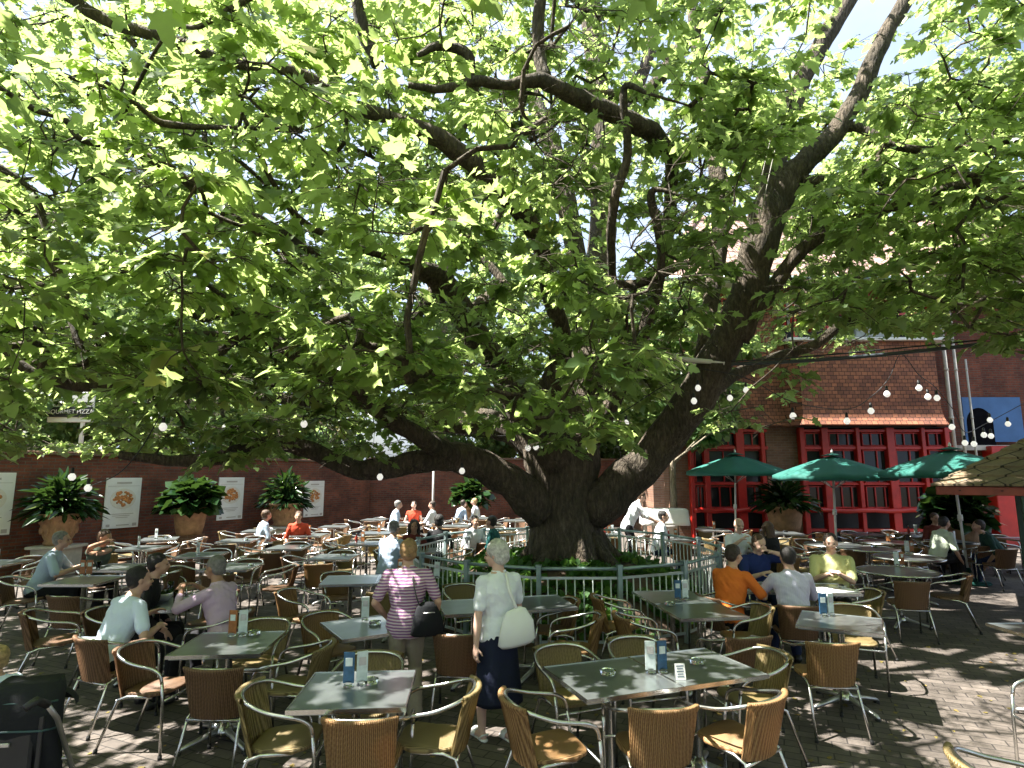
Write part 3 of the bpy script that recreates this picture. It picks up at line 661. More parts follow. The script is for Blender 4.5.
def plant_foliage(cx, cy, cz, rad, hgt, n, parent, seed, size=.34):
    r = np.random.default_rng(seed); P = []; D = []; S = []
    for k in range(n):
        a = r.uniform(0, 2*PI); e = r.uniform(-.1, 1.45); q = r.uniform(.15, .85)
        d = np.array([math.cos(a)*math.cos(e), math.sin(a)*math.cos(e), math.sin(e)])
        P.append((cx+d[0]*rad*q, cy+d[1]*rad*q, cz+max(0, d[2])*hgt*q)); D.append((d[0]+r.normal(0, .25), d[1]+r.normal(0, .25), d[2]*.8-.45*q)); S.append(size*r.uniform(.6, 1.15))
    b = MB()
    for k in range(26):
        a = r.uniform(0, 2*PI); q = r.uniform(.3, .8); b.tube([(cx, cy, cz-.1), (cx+math.cos(a)*rad*q*.4, cy+math.sin(a)*rad*q*.4, cz+hgt*.35), (cx+math.cos(a)*rad*q, cy+math.sin(a)*rad*q, cz+hgt*.5*(1-q*.4))], .012, 5)
    b.build('stems', M['leaf_pot'], parent)
    return leaves(np.array(P), np.array(D), np.array(S), 'blade' if seed % 2 else 'far', .5, M['leaf_pot'], 'foliage', None, parent, r)
def urn(x, y, rim_z, rw, label, seed, prad=.8, ph=.8, n=420, style=0):
    t = empty('planted_urn', (x, y, 0), 0, label, 'planter', 'tall planted urns')
    hp = rim_z-.68
    if style == 0:
        b = MB(); b.box((0, 0, .05), (rw*1.05, rw*1.05, .1), bev=.01); b.box((0, 0, .1+(hp-.16)/2), (rw*.82, rw*.82, hp-.16), bev=.01); b.box((0, 0, hp-.03), (rw, rw, .06), bev=.01); b.build('pedestal', M['stone'], t)
        b = MB(); pr = [(rw*.30, 0), (rw*.34, .05), (rw*.3, .1), (rw*.36, .2), (rw*.42, .42), (rw*.46, .56), (rw*.54, .62), (rw*.56, .66), (rw*.54, .68), (rw*.46, .66), (rw*.42, .6), (.02, .6)]
    else:
        b = MB(); b.box((0, 0, hp/2), (rw*.7, rw*.7, hp), bev=.01); b.build('pedestal', M['brick_tan'], t)
        b = MB(); pr = [(rw*.36, 0), (rw*.42, .2), (rw*.47, .5), (rw*.52, .6), (rw*.55, .68), (rw*.5, .68), (rw*.44, .6), (.02, .6)]
    b.lathe([(r_, z+hp) for r_, z in pr], n=28)
    for k in range(14):
        a = 2*PI*k/14; b.ell((math.cos(a)*rw*.44, math.sin(a)*rw*.44, hp+.5), (.035, .035, .05), None, 8, 5)
        b.ell((math.cos(a+.2)*rw*.40, math.sin(a+.2)*rw*.40, hp+.32), (.03, .03, .09), None, 8, 5)
    b.build('urn', M['terracotta'], t)
    plant_foliage(0, 0, rim_z-.02, prad, ph, n, t, seed); return t
def urnat(px, py, Y, *a, **k): p = atY(px, py, Y); urn(p.x, p.y, p.z, *a, **k)
urnat(61, 513, 13.4, .8, 'terracotta urn of dark leaves at the left, before the first posters', 3, .72, .9, 620)
urnat(191, 507, 15.6, .8, 'shaded urn of dark leaves between the second and third posters', 4, .7, .75, 560, style=1)
urnat(285, 503, 18.6, .95, 'pale urn of sunlit leaves before the half hidden fourth poster', 5, .75, 1.0, 520)
urnat(470, 502, 22.5, .9, 'far urn with sunlit leaves by the back wall', 6, .8, .9, 300)
urnat(784, 506, 16.6, .95, 'brown urn of spiky leaves by the brick pier of the restaurant', 7, .85, .75, 520, style=1)
urnat(958, 522, 14.0, .8, 'urn of broad leaves behind the right hand parasol pole', 8, .75, .9, 420, style=1)

# ------------------------------------------------------------------ pizza sign beyond the wall
p = atY(71, 412, 14.7); t = empty('pizza_sign', (p.x, 14.7, 0), 0, 'white framed sign reading gourmet pizza above the brick wall', 'sign')
b = MB(); b.box((0, 0, p.z+.12), (1.12, .04, .75), bev=.01); b.build('board', M['white_paint'], t)
b = MB(); b.box((0, -.03, p.z+.0), (1.1, .02, .25)); b.build('name_band', M['black'], t)
b = MB()
for i in range(9): b.box((-.48+.12*i, -.03, p.z+.2), (.07, .012, .07), mtx=Matrix.Translation((-.48+.12*i, 0, p.z+.2)) @ Matrix.Rotation(PI/4, 4, 'Y') @ Matrix.Translation((.48-.12*i, 0, -p.z-.2)))
b.build('diamond_row', M['black'], t)
b = MB(); b.box((.3, .03, p.z/2), (.07, .07, p.z)); b.build('post', M['white_paint'], t)
cu = bpy.data.curves.new('lettering', 'FONT'); cu.body = 'GOURMET PIZZA'; cu.size = .15; cu.align_x = 'CENTER'; cu.align_y = 'CENTER'; cu.extrude = .004; cu.materials.append(M['white_paint'])
_o = bpy.data.objects.new('tmp', cu); COL.objects.link(_o); bpy.context.view_layer.update(); _m = bpy.data.meshes.new_from_object(_o.evaluated_get(bpy.context.evaluated_depsgraph_get())); bpy.data.objects.remove(_o)
to = bpy.data.objects.new('lettering', _m); COL.objects.link(to); to.rotation_euler = (PI/2, 0, 0); to.location = (0, -.046, p.z); to.parent = t

# ------------------------------------------------------------------ restaurant
YB = 18.5
def bx(px, Y=YB): return atY(px, 460, Y).x
def bz(py, Y=YB, px=512): return atY(px, py, Y).z
bld = empty('restaurant_building', (bx(850), YB, 0), 0, 'red brick restaurant with red timber windows, tile hung upper floor and clay roof', 'building')
O = Vector((bx(850), YB, 0))
def B(x0, x1, z0, z1, y0, y1, mb, bev=0): mb.box(((x0+x1)/2-O.x, (y0+y1)/2-O.y, (z0+z1)/2), (abs(x1-x0), abs(y1-y0), abs(z1-z0)), bev=bev)
zsk = bz(426); zled = bz(346); zeave = bz(292)
xL, xR = bx(672), bx(1180)
# back shell
b = MB(); B(xL, xR, 0, zeave+.1, YB+2.6, YB+9, b); b.build('rear_block', M['brick_tan'], bld)
# piers of the ground floor
for x0, x1 in ((668, 688), (767, 801)):
    b = MB(); B(bx(x0), bx(x1), 0, zsk, YB, YB+.6, b); b.build('brick_pier', M['brick_tan'], bld)
b = MB(); B(bx(953), bx(1000), 0, zeave-.1, YB+.35, YB+1.0, b); b.build('brick_pier', M['brick'], bld)
b = MB(); B(bx(1000), xR, 0, zeave-.1, YB+.6, YB+1.0, b); b.build('side_wall', M['brick'], bld)
# dark interior floor and back so that windows look into a room
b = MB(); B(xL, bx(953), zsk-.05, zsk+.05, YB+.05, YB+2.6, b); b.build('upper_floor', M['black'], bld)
# tile-hung first floor: main face and projecting bay with flared skirt
def skirt(pts, z0, z1, flare, name):
    """pts: plan polyline left to right (x,y); outer face of the tile hanging, flaring outward at the foot"""
    b = MB(); zs = [z0, z0+.18, z0+.5, z1]; fl = [flare, flare*.5, flare*.12, 0]; rows = []
    for z, f in zip(zs, fl): rows.append([Vector((x-O.x+nx*f, y-O.y+ny*f, z)) for x, y, nx, ny in pts])
    b.rings(rows, False, False, False)
    b.rings([rows[0], [Vector((v.x, v.y+.5, v.z)) for v in rows[0]]], False, False, False)
    return b.build(name, M['tilehang'], bld)
xb0, xb1 = bx(806, YB-.7), bx(946, YB-.7)
skirt([(xL, YB-.05, 0, -1), (xb0-.1, YB-.05, 0, -1)], zsk, zeave, .22, 'tile_hanging')
skirt([(xb0-.25, YB-.05, -.7, -.7), (xb0, YB-.7, -.3, -1), (xb1, YB-.7, .3, -1), (xb1+.35, YB-.05, .7, -.7), (xb1+.36, YB+.6, 1, 0)], zsk-.02, zled, .2, 'bay_tile_hanging')
b = MB(); B(xb0-.3, xb1+.4, zled, zled+.09, YB-.85, YB+.4, b, .01); b.build('balcony_ledge', M['white_paint'], bld)
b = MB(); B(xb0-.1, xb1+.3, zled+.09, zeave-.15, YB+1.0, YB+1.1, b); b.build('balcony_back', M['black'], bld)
b = MB(); B(xb0-.05, xb1+.25, zeave-.12, zeave+.1, YB-.7, YB+1.1, b); b.build('balcony_soffit', M['dark_red'], bld)
for x in (xb0+.0, xb0+1.0, xb0+2.3, xb1+.1):
    b = MB(); B(x-.07, x+.07, zled+.09, zeave-.12, YB-.6, YB-.46, b, .01); b.build('balcony_post', M['red_paint'], bld)
b = MB(); B(xb0, xb1+.1, zled+.85, zled+.93, YB-.57, YB-.5, b); b.build('balcony_rail', M['red_paint'], bld)
# window with net curtain over the pier
def window(x0, x1, z0, z1, y, cols, rows, fr=.09, mun=.035, name='window', m='red_paint', curtain=None, glass='dark_glass', dep=.1):
    f = MB(); cx = (x0+x1)/2
    B(x0, x0+fr, z0, z1, y-dep, y, f, .008); B(x1-fr, x1, z0, z1, y-dep, y, f, .008); B(x0+fr, x1-fr, z1-fr, z1, y-dep+.003, y, f, .008); B(x0+fr, x1-fr, z0, z0+fr, y-dep+.003, y, f, .008)
    for i in range(1, cols): xx = x0+(x1-x0)*i/cols; B(xx-mun/2, xx+mun/2, z0+fr, z1-fr, y-dep*.7, y-.02, f)
    for i in range(1, rows): zz = z0+(z1-z0)*i/rows; B(x0+fr, x1-fr, zz-mun/2, zz+mun/2, y-dep*.66, y-.025, f)
    w_ = f.build(name, M[m], bld)
    g_ = MB(); B(x0+fr*.5, x1-fr*.5, z0+fr*.5, z1-fr*.5, y-.02, y-.008, g_); g_.build('glazing', M[glass], w_)
    if curtain:
        c = MB(); n = 16; X0, X1 = curtain; rows_ = [[Vector((X0+(X1-X0)*k/n-O.x, y-.032-O.y+.01*math.sin(k*1.9), z)) for k in range(n+1)] for z in (z0+fr, z1-fr)]
        c.rings(rows_, False, True, False); c.build('curtain', M['curtain'], w_)
    return w_
yf = YB-.1
window(bx(790), bx(816), bz(330), bz(288), YB-.16, 1, 2, .08, curtain=(bx(794), bx(803)))
window(bx(716), bx(752), bz(326), bz(300), YB-.16, 3, 2, .06)
b = MB(); B(bx(816), bx(823), bz(333), bz(284), YB-.4, YB-.1, b, .01); b.build('corner_post', M['red_paint'], bld)
# ground floor shop-front timbers
def timber(x0, x1, z0, z1, y0=YB-.12, y1=YB+.06, name='timber_post'):
    b = MB(); B(x0, x1, z0, z1, y0, y1, b, .015); b.build(name, M['red_paint'], bld)
def post(px, wpx): x = bx(px, YB-.2); h = wpx/F*YB/2; timber(x-h, x+h, 0, zsk-.06, YB-.2)
def rail(p0, p1, py, hpx, y0=YB-.15, name='timber_rail'): z = bz(py); h = hpx/F*YB/2; timber(bx(p0), bx(p1), z-h, z+h, y0, YB+.04, name)
for px, wd_ in ((692, 4), (707, 5), (741, 8), (764, 4), (804, 5), (827, 7), (860, 4), (893, 8), (926, 4), (950, 5)): post(px, wd_)
for a, c in ((690, 767), (802, 952)):
    rail(a, c, 448, 3.5); rail(a, c, 431, 3); rail(a, c, 484, 2.2)
    b = MB(); z = bz(510); n = 12
    b.tube([(bx(a+(c-a)*k/n)-O.x, -.26+.05*math.sin(k*1.1), z+.02*math.sin(k*1.7)) for k in range(n+1)], .075, 10); b.build('bumper_rail', M['red_paint'], bld)
    rail(a, c, 530, 3)
cells = [(692, 705), (705, 741), (741, 764), (803, 827), (827, 860), (860, 893), (893, 926), (926, 950)]
for x0, x1 in cells:
    X0, X1 = bx(x0)+.06, bx(x1)-.06; k = 3 if x1-x0 > 25 else 2
    window(X0, X1, bz(446), bz(433), YB+.0, k, 1, .03, .03, 'transom_window')
    window(X0, X1, bz(483), bz(450), YB+.02, 1 if k == 2 else 2, 1, .035, .03)
    window(X0, X1, bz(508), bz(486), YB+.02, k, 1, .035, .03)
b = MB(); B(bx(690), bx(767), 0, bz(512), YB+.5, YB+.6, b); B(bx(802), bx(952), 0, bz(512), YB+.5, YB+.6, b); b.build('black_base_backing', M['black'], bld)  # black backing set behind the open base of the shop front
# eaves, gutter and roof
b = MB(); B(xL-.4, xR, zeave, zeave+.12, YB-.9, YB+.1, b, .01); b.build('soffit', M['white_paint'], bld)
b = MB(); b.tube([(xL-.4-O.x, -.95, zeave+.14), (xR-O.x, -.95, zeave+.14)], .075, 10); b.build('gutter', M['green_paint'], bld)
b = MB(); sl_ = math.radians(40); zr = zeave+4.2; dy = 4.2/math.tan(sl_)
V = [(xL-.5-O.x, -1.0, zeave+.16), (xR-O.x, -1.0, zeave+.16), (xR-O.x, dy-1, zr), (xL+2.4-O.x, dy-1, zr), (xL-.5-O.x, -1, zeave+.06), (xR-O.x, -1, zeave+.06), (xR-O.x, 2*dy-1, zeave), (xL-.5-O.x, 2*dy-1, zeave)]
b.add(V, [(0, 1, 2, 3), (4, 5, 1, 0), (3, 2, 6, 7), (0, 3, 7)]); r_ = b.build('roof', M['rooftile'], bld)
c = MB(); c.tube([(xL+2.4-O.x, dy-1, zr+.02), (xR-O.x, dy-1, zr+.02)], .14, 8); c.tube([(xL-.5-O.x, -1.0, zeave+.18), (xL+2.4-O.x, dy-1, zr+.02)], .12, 8); c.build('ridge_tiles', M['rooftile'], r_)
# dormer gable to the right
xd = bx(1000, 17.6)
b = MB(); b.add([(xd-1.6-O.x, -1.15, zeave+.1), (xd+4-O.x, -1.15, zeave+.1), (xd+4-O.x, -1.15, zeave+1.6), (xd-O.x, -1.15, zeave+1.6), (xd+4-O.x, 1.2, zeave+2.3), (xd-.6-O.x, 1.2, zeave+2.3)], [(0, 1, 2, 3), (3, 2, 4, 5), (0, 3, 5)]); b.build('front_roof_slope', M['rooftile'], bld)
# drain pipes, blue render with arch
for px, r_, pyt in ((953, .06, 292), (963, .045, 292), (974, .03, 360)):
    x = bx(px)-O.x; z1 = bz(pyt); b = MB(); b.tube([(x, -.12, .1), (x, -.12, z1)], r_, 8)
    for z in np.arange(.8, z1, 1.5): b.tube([(x, -.12, z), (x, -.12, z+.07)], r_*1.25, 8)
    b.build('drain_pipe', M['stone'], bld)
X0, X1 = bx(976), bx(1036); zb, zt = bz(441), bz(396)
b = MB(); n = 16; cxa = bx(992)-O.x; ra = .42; zc = bz(423)
ring = [(cxa+ra*math.cos(PI-PI*k/n), zc+ra*1.2*math.sin(PI*k/n)) for k in range(n+1)]
out = [(X0-O.x, zb)]+[(X0-O.x, zt)]+[(X1-O.x, zt)]+[(X1-O.x, zb)]
V = [(x, .3, z) for x, z in ring]; NV = len(V)
V += [(x, .3, zt) for x, z in ring]
b.add(V, [(k, k+1, NV+k+1, NV+k) for k in range(n)]); B(X0, cxa-ra+O.x, zb-.01, zt, YB+.3, YB+.33, b); B(cxa+ra+O.x, X1, zb-.01, zt, YB+.3, YB+.33, b); b.build('blue_render', M['blue_wall'], bld)
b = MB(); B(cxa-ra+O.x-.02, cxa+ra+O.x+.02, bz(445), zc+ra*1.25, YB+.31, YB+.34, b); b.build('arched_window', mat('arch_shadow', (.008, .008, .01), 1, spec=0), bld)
b = MB(); B(bx(960), bx(1060), bz(445)-.15, bz(445), YB+.1, YB+.4, b); b.build('string_course', M['stone'], bld)
b = MB(); B(bx(990), bx(1010), 0, bz(446), YB-.1, YB+.3, b, .02); b.build('timber_pier', M['red_paint'], bld)
for px in (1030, 1060): b = MB(); B(bx(px), bx(px)+.25, 0, bz(446), YB+.1, YB+.3, b, .02); b.build('white_pilaster', M['white_paint'], bld)
# planter box on the balcony
p = Vector((bx(884, YB-.65), YB-.66, zled+.1))
t = empty('balcony_planter', p, 0, 'grey box planter standing on the white balcony ledge', 'planter'); b = MB(); b.box((0, 0, .16), (1.15, .28, .32), bev=.02); b.build('box', mat('grey_planter', (.3, .33, .33), .6), t)
r = np.random.default_rng(5); PP = np.column_stack([r.uniform(-.55, .55, 160), r.uniform(-.12, .12, 160), r.uniform(.3, .5, 160)]); leaves(PP, r.normal(0, 1, (160, 3))+[0, 0, .6], r.uniform(.08, .16, 160), 'far', .6, M['leaf_pot'], 'foliage', None, t, r)

# white house added to stand for the bright sunlit gap beside the restaurant
hx = atY(640, 480, 27).x; t = empty('bright_gap_house', (hx, 27, 0), 0, 'white house added to fill the bright sunlit gap right of the great trunk', 'building')
b = MB(); b.box((0, 1.5, 2), (4.6, 3, 4)); b.build('wall', M['white_paint'], t)
b = MB(); b.add([(-2.5, -.2, 4), (2.5, -.2, 4), (2.5, 1.5, 5.4), (-2.5, 1.5, 5.4), (-2.5, 3.2, 4), (2.5, 3.2, 4)], [(0, 1, 2, 3), (3, 2, 5, 4)]); b.build('roof', M['rooftile'], t)
for x in (-1.2, .3):
    f = MB(); f.box((x, -.03, 1.5), (.9, .06, 1.3), bev=.01); w_ = f.build('window', M['stone'], t); f = MB(); f.box((x-.2, -.07, 1.5), (.34, .02, 1.1)); f.box((x+.2, -.07, 1.5), (.34, .02, 1.1)); f.build('pane', M['dark_glass'], w_)

# white cloth service counter
p = atY(664, 514, 16.5); t = empty('service_counter', (p.x, 16.5, 0), 0, 'serving counter draped in white cloth beyond the railing', 'counter')
b = MB(); b.box((0, 0, .45), (.9, .55, .86), bev=.02); b.box((-.75, .1, .42), (.12, .12, .8)); b.box((-.35, .1, .42), (.12, .12, .8)); b.build('legs_and_box', M['stone'], t)
b = MB(); rows = []
for z, f in ((1.3, .0), (1.31, .02), (1.27, .06), (1.1, .08), (.95, .1), (.86, .12)):
    rows.append([Vector(((.85+f)*math.copysign(abs(math.cos(a))**.4, math.cos(a)), (.4+f)*math.copysign(abs(math.sin(a))**.4, math.sin(a)), z+(.02*math.sin(9*a) if z < 1 else 0)))*1.0 for a in np.linspace(0, 2*PI, 41)[:-1]])
b.rings(rows); b.build('cloth', M['white_paint'], t); t.scale = (.66, .8, .92)

# ------------------------------------------------------------------ parasols
def parasol(px_base, Y, px_top, py_top, half, label, based=True, square=False, edge=.44):
    bp = atY(px_base, 560, Y); top = atY(px_top, py_top, Y); t = empty('parasol', (bp.x, Y, 0), 0, label, 'parasol', 'green canvas parasols')
    tx, tz = top.x-bp.x, top.z
    b = MB(); b.tube([(0, 0, .03), (tx*.97, 0, tz-.05)], .024, 10); b.tube([(tx*.42, 0, 1.2), (tx*.45, 0, 1.32)], .045, 10); b.build('pole', M['white_paint'], t)
    b = MB(); b.lathe([(.34, 0), (.36, .02), (.34, .05), (.1, .09), (.05, .13), (.04, .3), (.028, .3)], n=28); b.build('base', M['white_paint'], t)
    n = 8; rows = []; N_ = 48; off = PI/8
    for q, dz in ((.03, 0), (.12, -.03), (.35, -.12), (.65, -.26), (.9, -.385), (1.0, -edge), (1.005, -edge-.09)):
        ring = []
        for k in range(N_):
            a = 2*PI*k/N_+off; s = (a-off)/(2*PI/n) % 1; c = math.cos(PI/n)/math.cos((s-.5)*2*PI/n); sag = -.05*math.sin(PI*s)*q*(1-.3*q)
            rr = half*q*c; ring.append(Vector((tx+rr*math.cos(a), rr*math.sin(a), tz+dz+sag)))
        rows.append(ring)
    b.rings(rows, True); c = b.build('canopy', M['canvas'], t)
    b = MB(); rows = [[Vector((tx+.24*q*math.cos(2*PI*k/16), .24*q*math.sin(2*PI*k/16), tz+.07-.06*q)) for k in range(16)] for q in (.05, .5, 1.0)]; b.rings(rows); b.build('vent_cap', M['canvas'], c)
    b = MB(); b.lathe([(.02, 0), (.03, .03), (.02, .07), (.005, .1)], (tx, 0, tz+.06), 10); b.build('finial', M['white_paint'], t)
    for k in range(n):
        a = 2*PI*k/n+off; b = MB(); b.tube([(tx, 0, tz-.08), (tx+half*.6*math.cos(a), half*.6*math.sin(a), tz-.29), (tx+half*.96*math.cos(a), half*.96*math.sin(a), tz-edge-.035)], .011, 5); b.tube([(tx*.8, 0, tz-.75), (tx+half*.5*math.cos(a), half*.5*math.sin(a), tz-.3)], .009, 5); b.build('rib', M['alu_dull'], t)
parasol(736, 16.4, 735, 455, 1.3, 'green parasol before the left windows of the restaurant')
parasol(837, 14.0, 832, 456, 1.3, 'green parasol in the middle, before the bay windows')
parasol(967, 12.2, 950, 450, 1.3, 'green parasol with leaning white pole beside the shingled kiosk')
# folded slim pole far left of trunk
p = atY(433, 500, 20); t = empty('slim_pole', (p.x, 20, 0), 0, 'slim pale pole standing before the far brick wall', 'pole'); b = MB(); b.tube([(0, 0, 0), (0, 0, 2.6)], .035, 8); b.build('shaft', M['stone'], t); b = MB(); b.lathe([(.2, 0), (.2, .05), (.05, .08)], n=16); b.build('base', M['stone'], t)

# ------------------------------------------------------------------ shingled kiosk
kc = Vector((atY(938, 486, 8.9).x, 8.9)); W = 3.3
t = empty('shingled_kiosk', (kc.x, kc.y, 0), 0, 'square kiosk with weathered shingle roof and red fascia at the right edge', 'kiosk')
ze = atY(938, 487, 8.9).z; rot = R(-38)
u = Vector((math.cos(rot), math.sin(rot), 0)); v = Vector((-math.sin(rot), math.cos(rot), 0))
# corners: the left front corner is at the root
c0 = Vector((0, 0, 0)); c1 = u*W; c2 = u*W+v*W; c3 = v*W; ctr = (c0+c2)/2
b = MB(); ap = Vector((ctr.x, ctr.y, ze+1.05)); zz = Vector((0, 0, ze+.02)); e = [p+zz+(p-ctr).normalized()*.12 for p in (c0, c1, c2, c3)]
nrow = 8
for s_ in range(4):
    a, c = e[s_], e[(s_+1) % 4]
    for q in range(nrow):
        t0, t1 = q/nrow, (q+1)/nrow+.015; A0, A1 = a.lerp(ap, t0), c.lerp(ap, t0); B0, B1 = a.lerp(ap, min(1, t1)), c.lerp(ap, min(1, t1)); up = Vector((0, 0, .028))
        b.add([A0+up, A1+up, B1, B0, A0, A1], [(0, 1, 2, 3), (4, 5, 1, 0)])
b.build('roof', M['shingle'], t)
b = MB()
for a, c in ((c0, c1), (c1, c2), (c2, c3), (c3, c0)):
    m = (a+c)/2; an = math.atan2(c.y-a.y, c.x-a.x); b.box((m.x, m.y, ze-.05), (W+.06, .04, .12), an, bev=.006)
fa = b.build('fascia', M['dark_red'], t)
b = MB()
for q in range(7): pt = c0.lerp(c1, (q+.5)/7); b.lathe([(.014, 0), (.014, .01)], (pt.x, pt.y-.03, ze-.05), 8)
b.build('bolts', M['black'], fa)
b = MB(); b.box((ctr.x, ctr.y, ze-.02), (W-.1, W-.1, .02), rot); b.build('ceiling', M['dark_red'], t)
for pt in (c0+u*.98+v*.1, c1-u*.15+v*.15, c2-u*.15-v*.15, c3+u*1.0-v*.1):
    b = MB(); b.box((pt.x, pt.y, (ze-.1)/2), (.13, .13, ze-.1), rot, bev=.01); b.build('post', mat('dark_green_paint', (.015, .06, .035), .4), t)
b = MB(); m = ctr+u*.9; b.box((m.x+.4, m.y+.3, .5), (1.0, 1.6, 1.0), rot, bev=.01); b.build('counter', M['dark_red'], t)

# ------------------------------------------------------------------ overhead cable and festoon bulbs
def cable(pl, r, m, name, parent): b = MB(); b.tube([Vector(q) for q in smoothpath([tuple(atY(*p)) for p in pl], 5)], r, 6); return b.build(name, m, parent)
t = empty('overhead_cable', (0, 0, 0), 0, 'thick dark cable bundle crossing before the tile hung wall', 'cable')
cable([(640, 350, 9.0), (656, 357, 9.2), (690, 361, 9.3), (722, 364, 9.3), (800, 361, 9.0), (900, 353, 8.6), (1030, 338, 8.1), (1200, 312, 7.4)], .028, mat('dark_cable', (.04, .05, .06), .4), 'cable', t)
cable([(656, 354, 9.2), (722, 361, 9.25), (800, 357, 9.0), (900, 348, 8.6), (1030, 334, 8.1), (1200, 306, 7.4)], .012, M['black'], 'cable', t)
cable([(656, 356, 9.1), (690, 360, 9.2), (724, 363, 9.2)], .04, M['white_paint'], 'sleeve', t)
bulbmat = mat('frosted_bulb', (.85, .85, .82), .25, 0, .02, 3, 0); _p = bulbmat.node_tree.nodes['Principled BSDF']; _p.inputs['Emission Color'].default_value = (1, .97, .9, 1); _p.inputs['Emission Strength'].default_value = .14
def festoon(label, wire, bulbs, r=.007, br=.043):
    t = empty('festoon_lights', (0, 0, 0), 0, label, 'string lights', 'strings of round bulbs under the tree')
    if wire: cable(wire, r, M['black'], 'wire', t)
    for px, py, Y in bulbs:
        p = atY(px, py, Y); s = br*(1 if Y < 9.5 else 1.15)
        b = MB(); b.lathe([(.008, 2.9*s), (.012, 2.7*s), (.45*s, 2.6*s), (.5*s, 1.2*s), (.42*s, 1.0*s)], p, 8); so_ = b.build('socket', M['black'], t)
        b = MB(); b.lathe([(.4*s, 1.15*s), (.55*s, .95*s), (.9*s, .5*s), (1.05*s, 0), (.92*s, -.5*s), (.55*s, -.9*s), (.02, -1.05*s)], p, 12); b.build('bulb', bulbmat, so_)
festoon('string of bulbs slanting down through leaves at the left', [(232, 365, 6.5), (205, 400, 6.8), (178, 384, 6.8), (161, 414, 7), (140, 450, 7.2), (118, 474, 7.4), (90, 486, 7.8)], [(163, 427, 7.0), (88, 488, 7.8), (72, 477, 7.9)])
festoon('string of bulbs along the low left limb', [(120, 350, 7.2), (205, 366, 7.5), (300, 408, 8), (380, 425, 8.5), (470, 436, 9), (535, 434, 9)], [(304, 424, 7.8), (380, 477, 8.6), (462, 471, 9.0), (536, 447, 9.0), (528, 448, 9.2)])
festoon('string of bulbs strung in front of the trunk towards the right limb', [(535, 434, 9), (586, 434, 9), (626, 410, 8.8), (660, 388, 8.8), (698, 368, 8.9)], [(586, 446, 9.0), (626, 423, 8.8), (694, 401, 8.7)])
festoon('slack string of bulbs hanging from the overhead cable before the restaurant', [(698, 368, 9), (746, 378, 9.4), (793, 402, 9.6), (847, 409, 9.8), (872, 396, 10), (889, 378, 10), (901, 354, 10), (918, 374, 10.2), (936, 388, 10.6), (955, 412, 11)], [(698, 388, 9.0), (746, 390, 9.4), (793, 416, 9.6), (847, 421, 9.8), (871, 411, 10), (887, 394, 10), (919, 388, 10.2), (928, 397, 10.4), (937, 398, 10.6), (730, 398, 9.2)])
festoon('string of bulbs bunched beside the blue wall at the right', [(955, 412, 11), (965, 432, 11.3), (985, 424, 12), (1030, 400, 12)], [(952, 427, 11), (965, 443, 11.2), (974, 444, 11.4), (984, 435, 11.6), (991, 436, 11.8), (990, 420, 12), (1008, 424, 12)])
t = empty('hanging_ropes', (0, 0, 0), 0, 'pair of thin pale ropes hanging beside the big right limb', 'rope')
cable([(790, 100, 7.8), (775, 150, 7.9), (757, 232, 8.1)], .006, M['stone'], 'rope', t); cable([(782, 100, 7.8), (768, 150, 7.9), (750, 230, 8.1)], .006, M['stone'], 'rope', t)
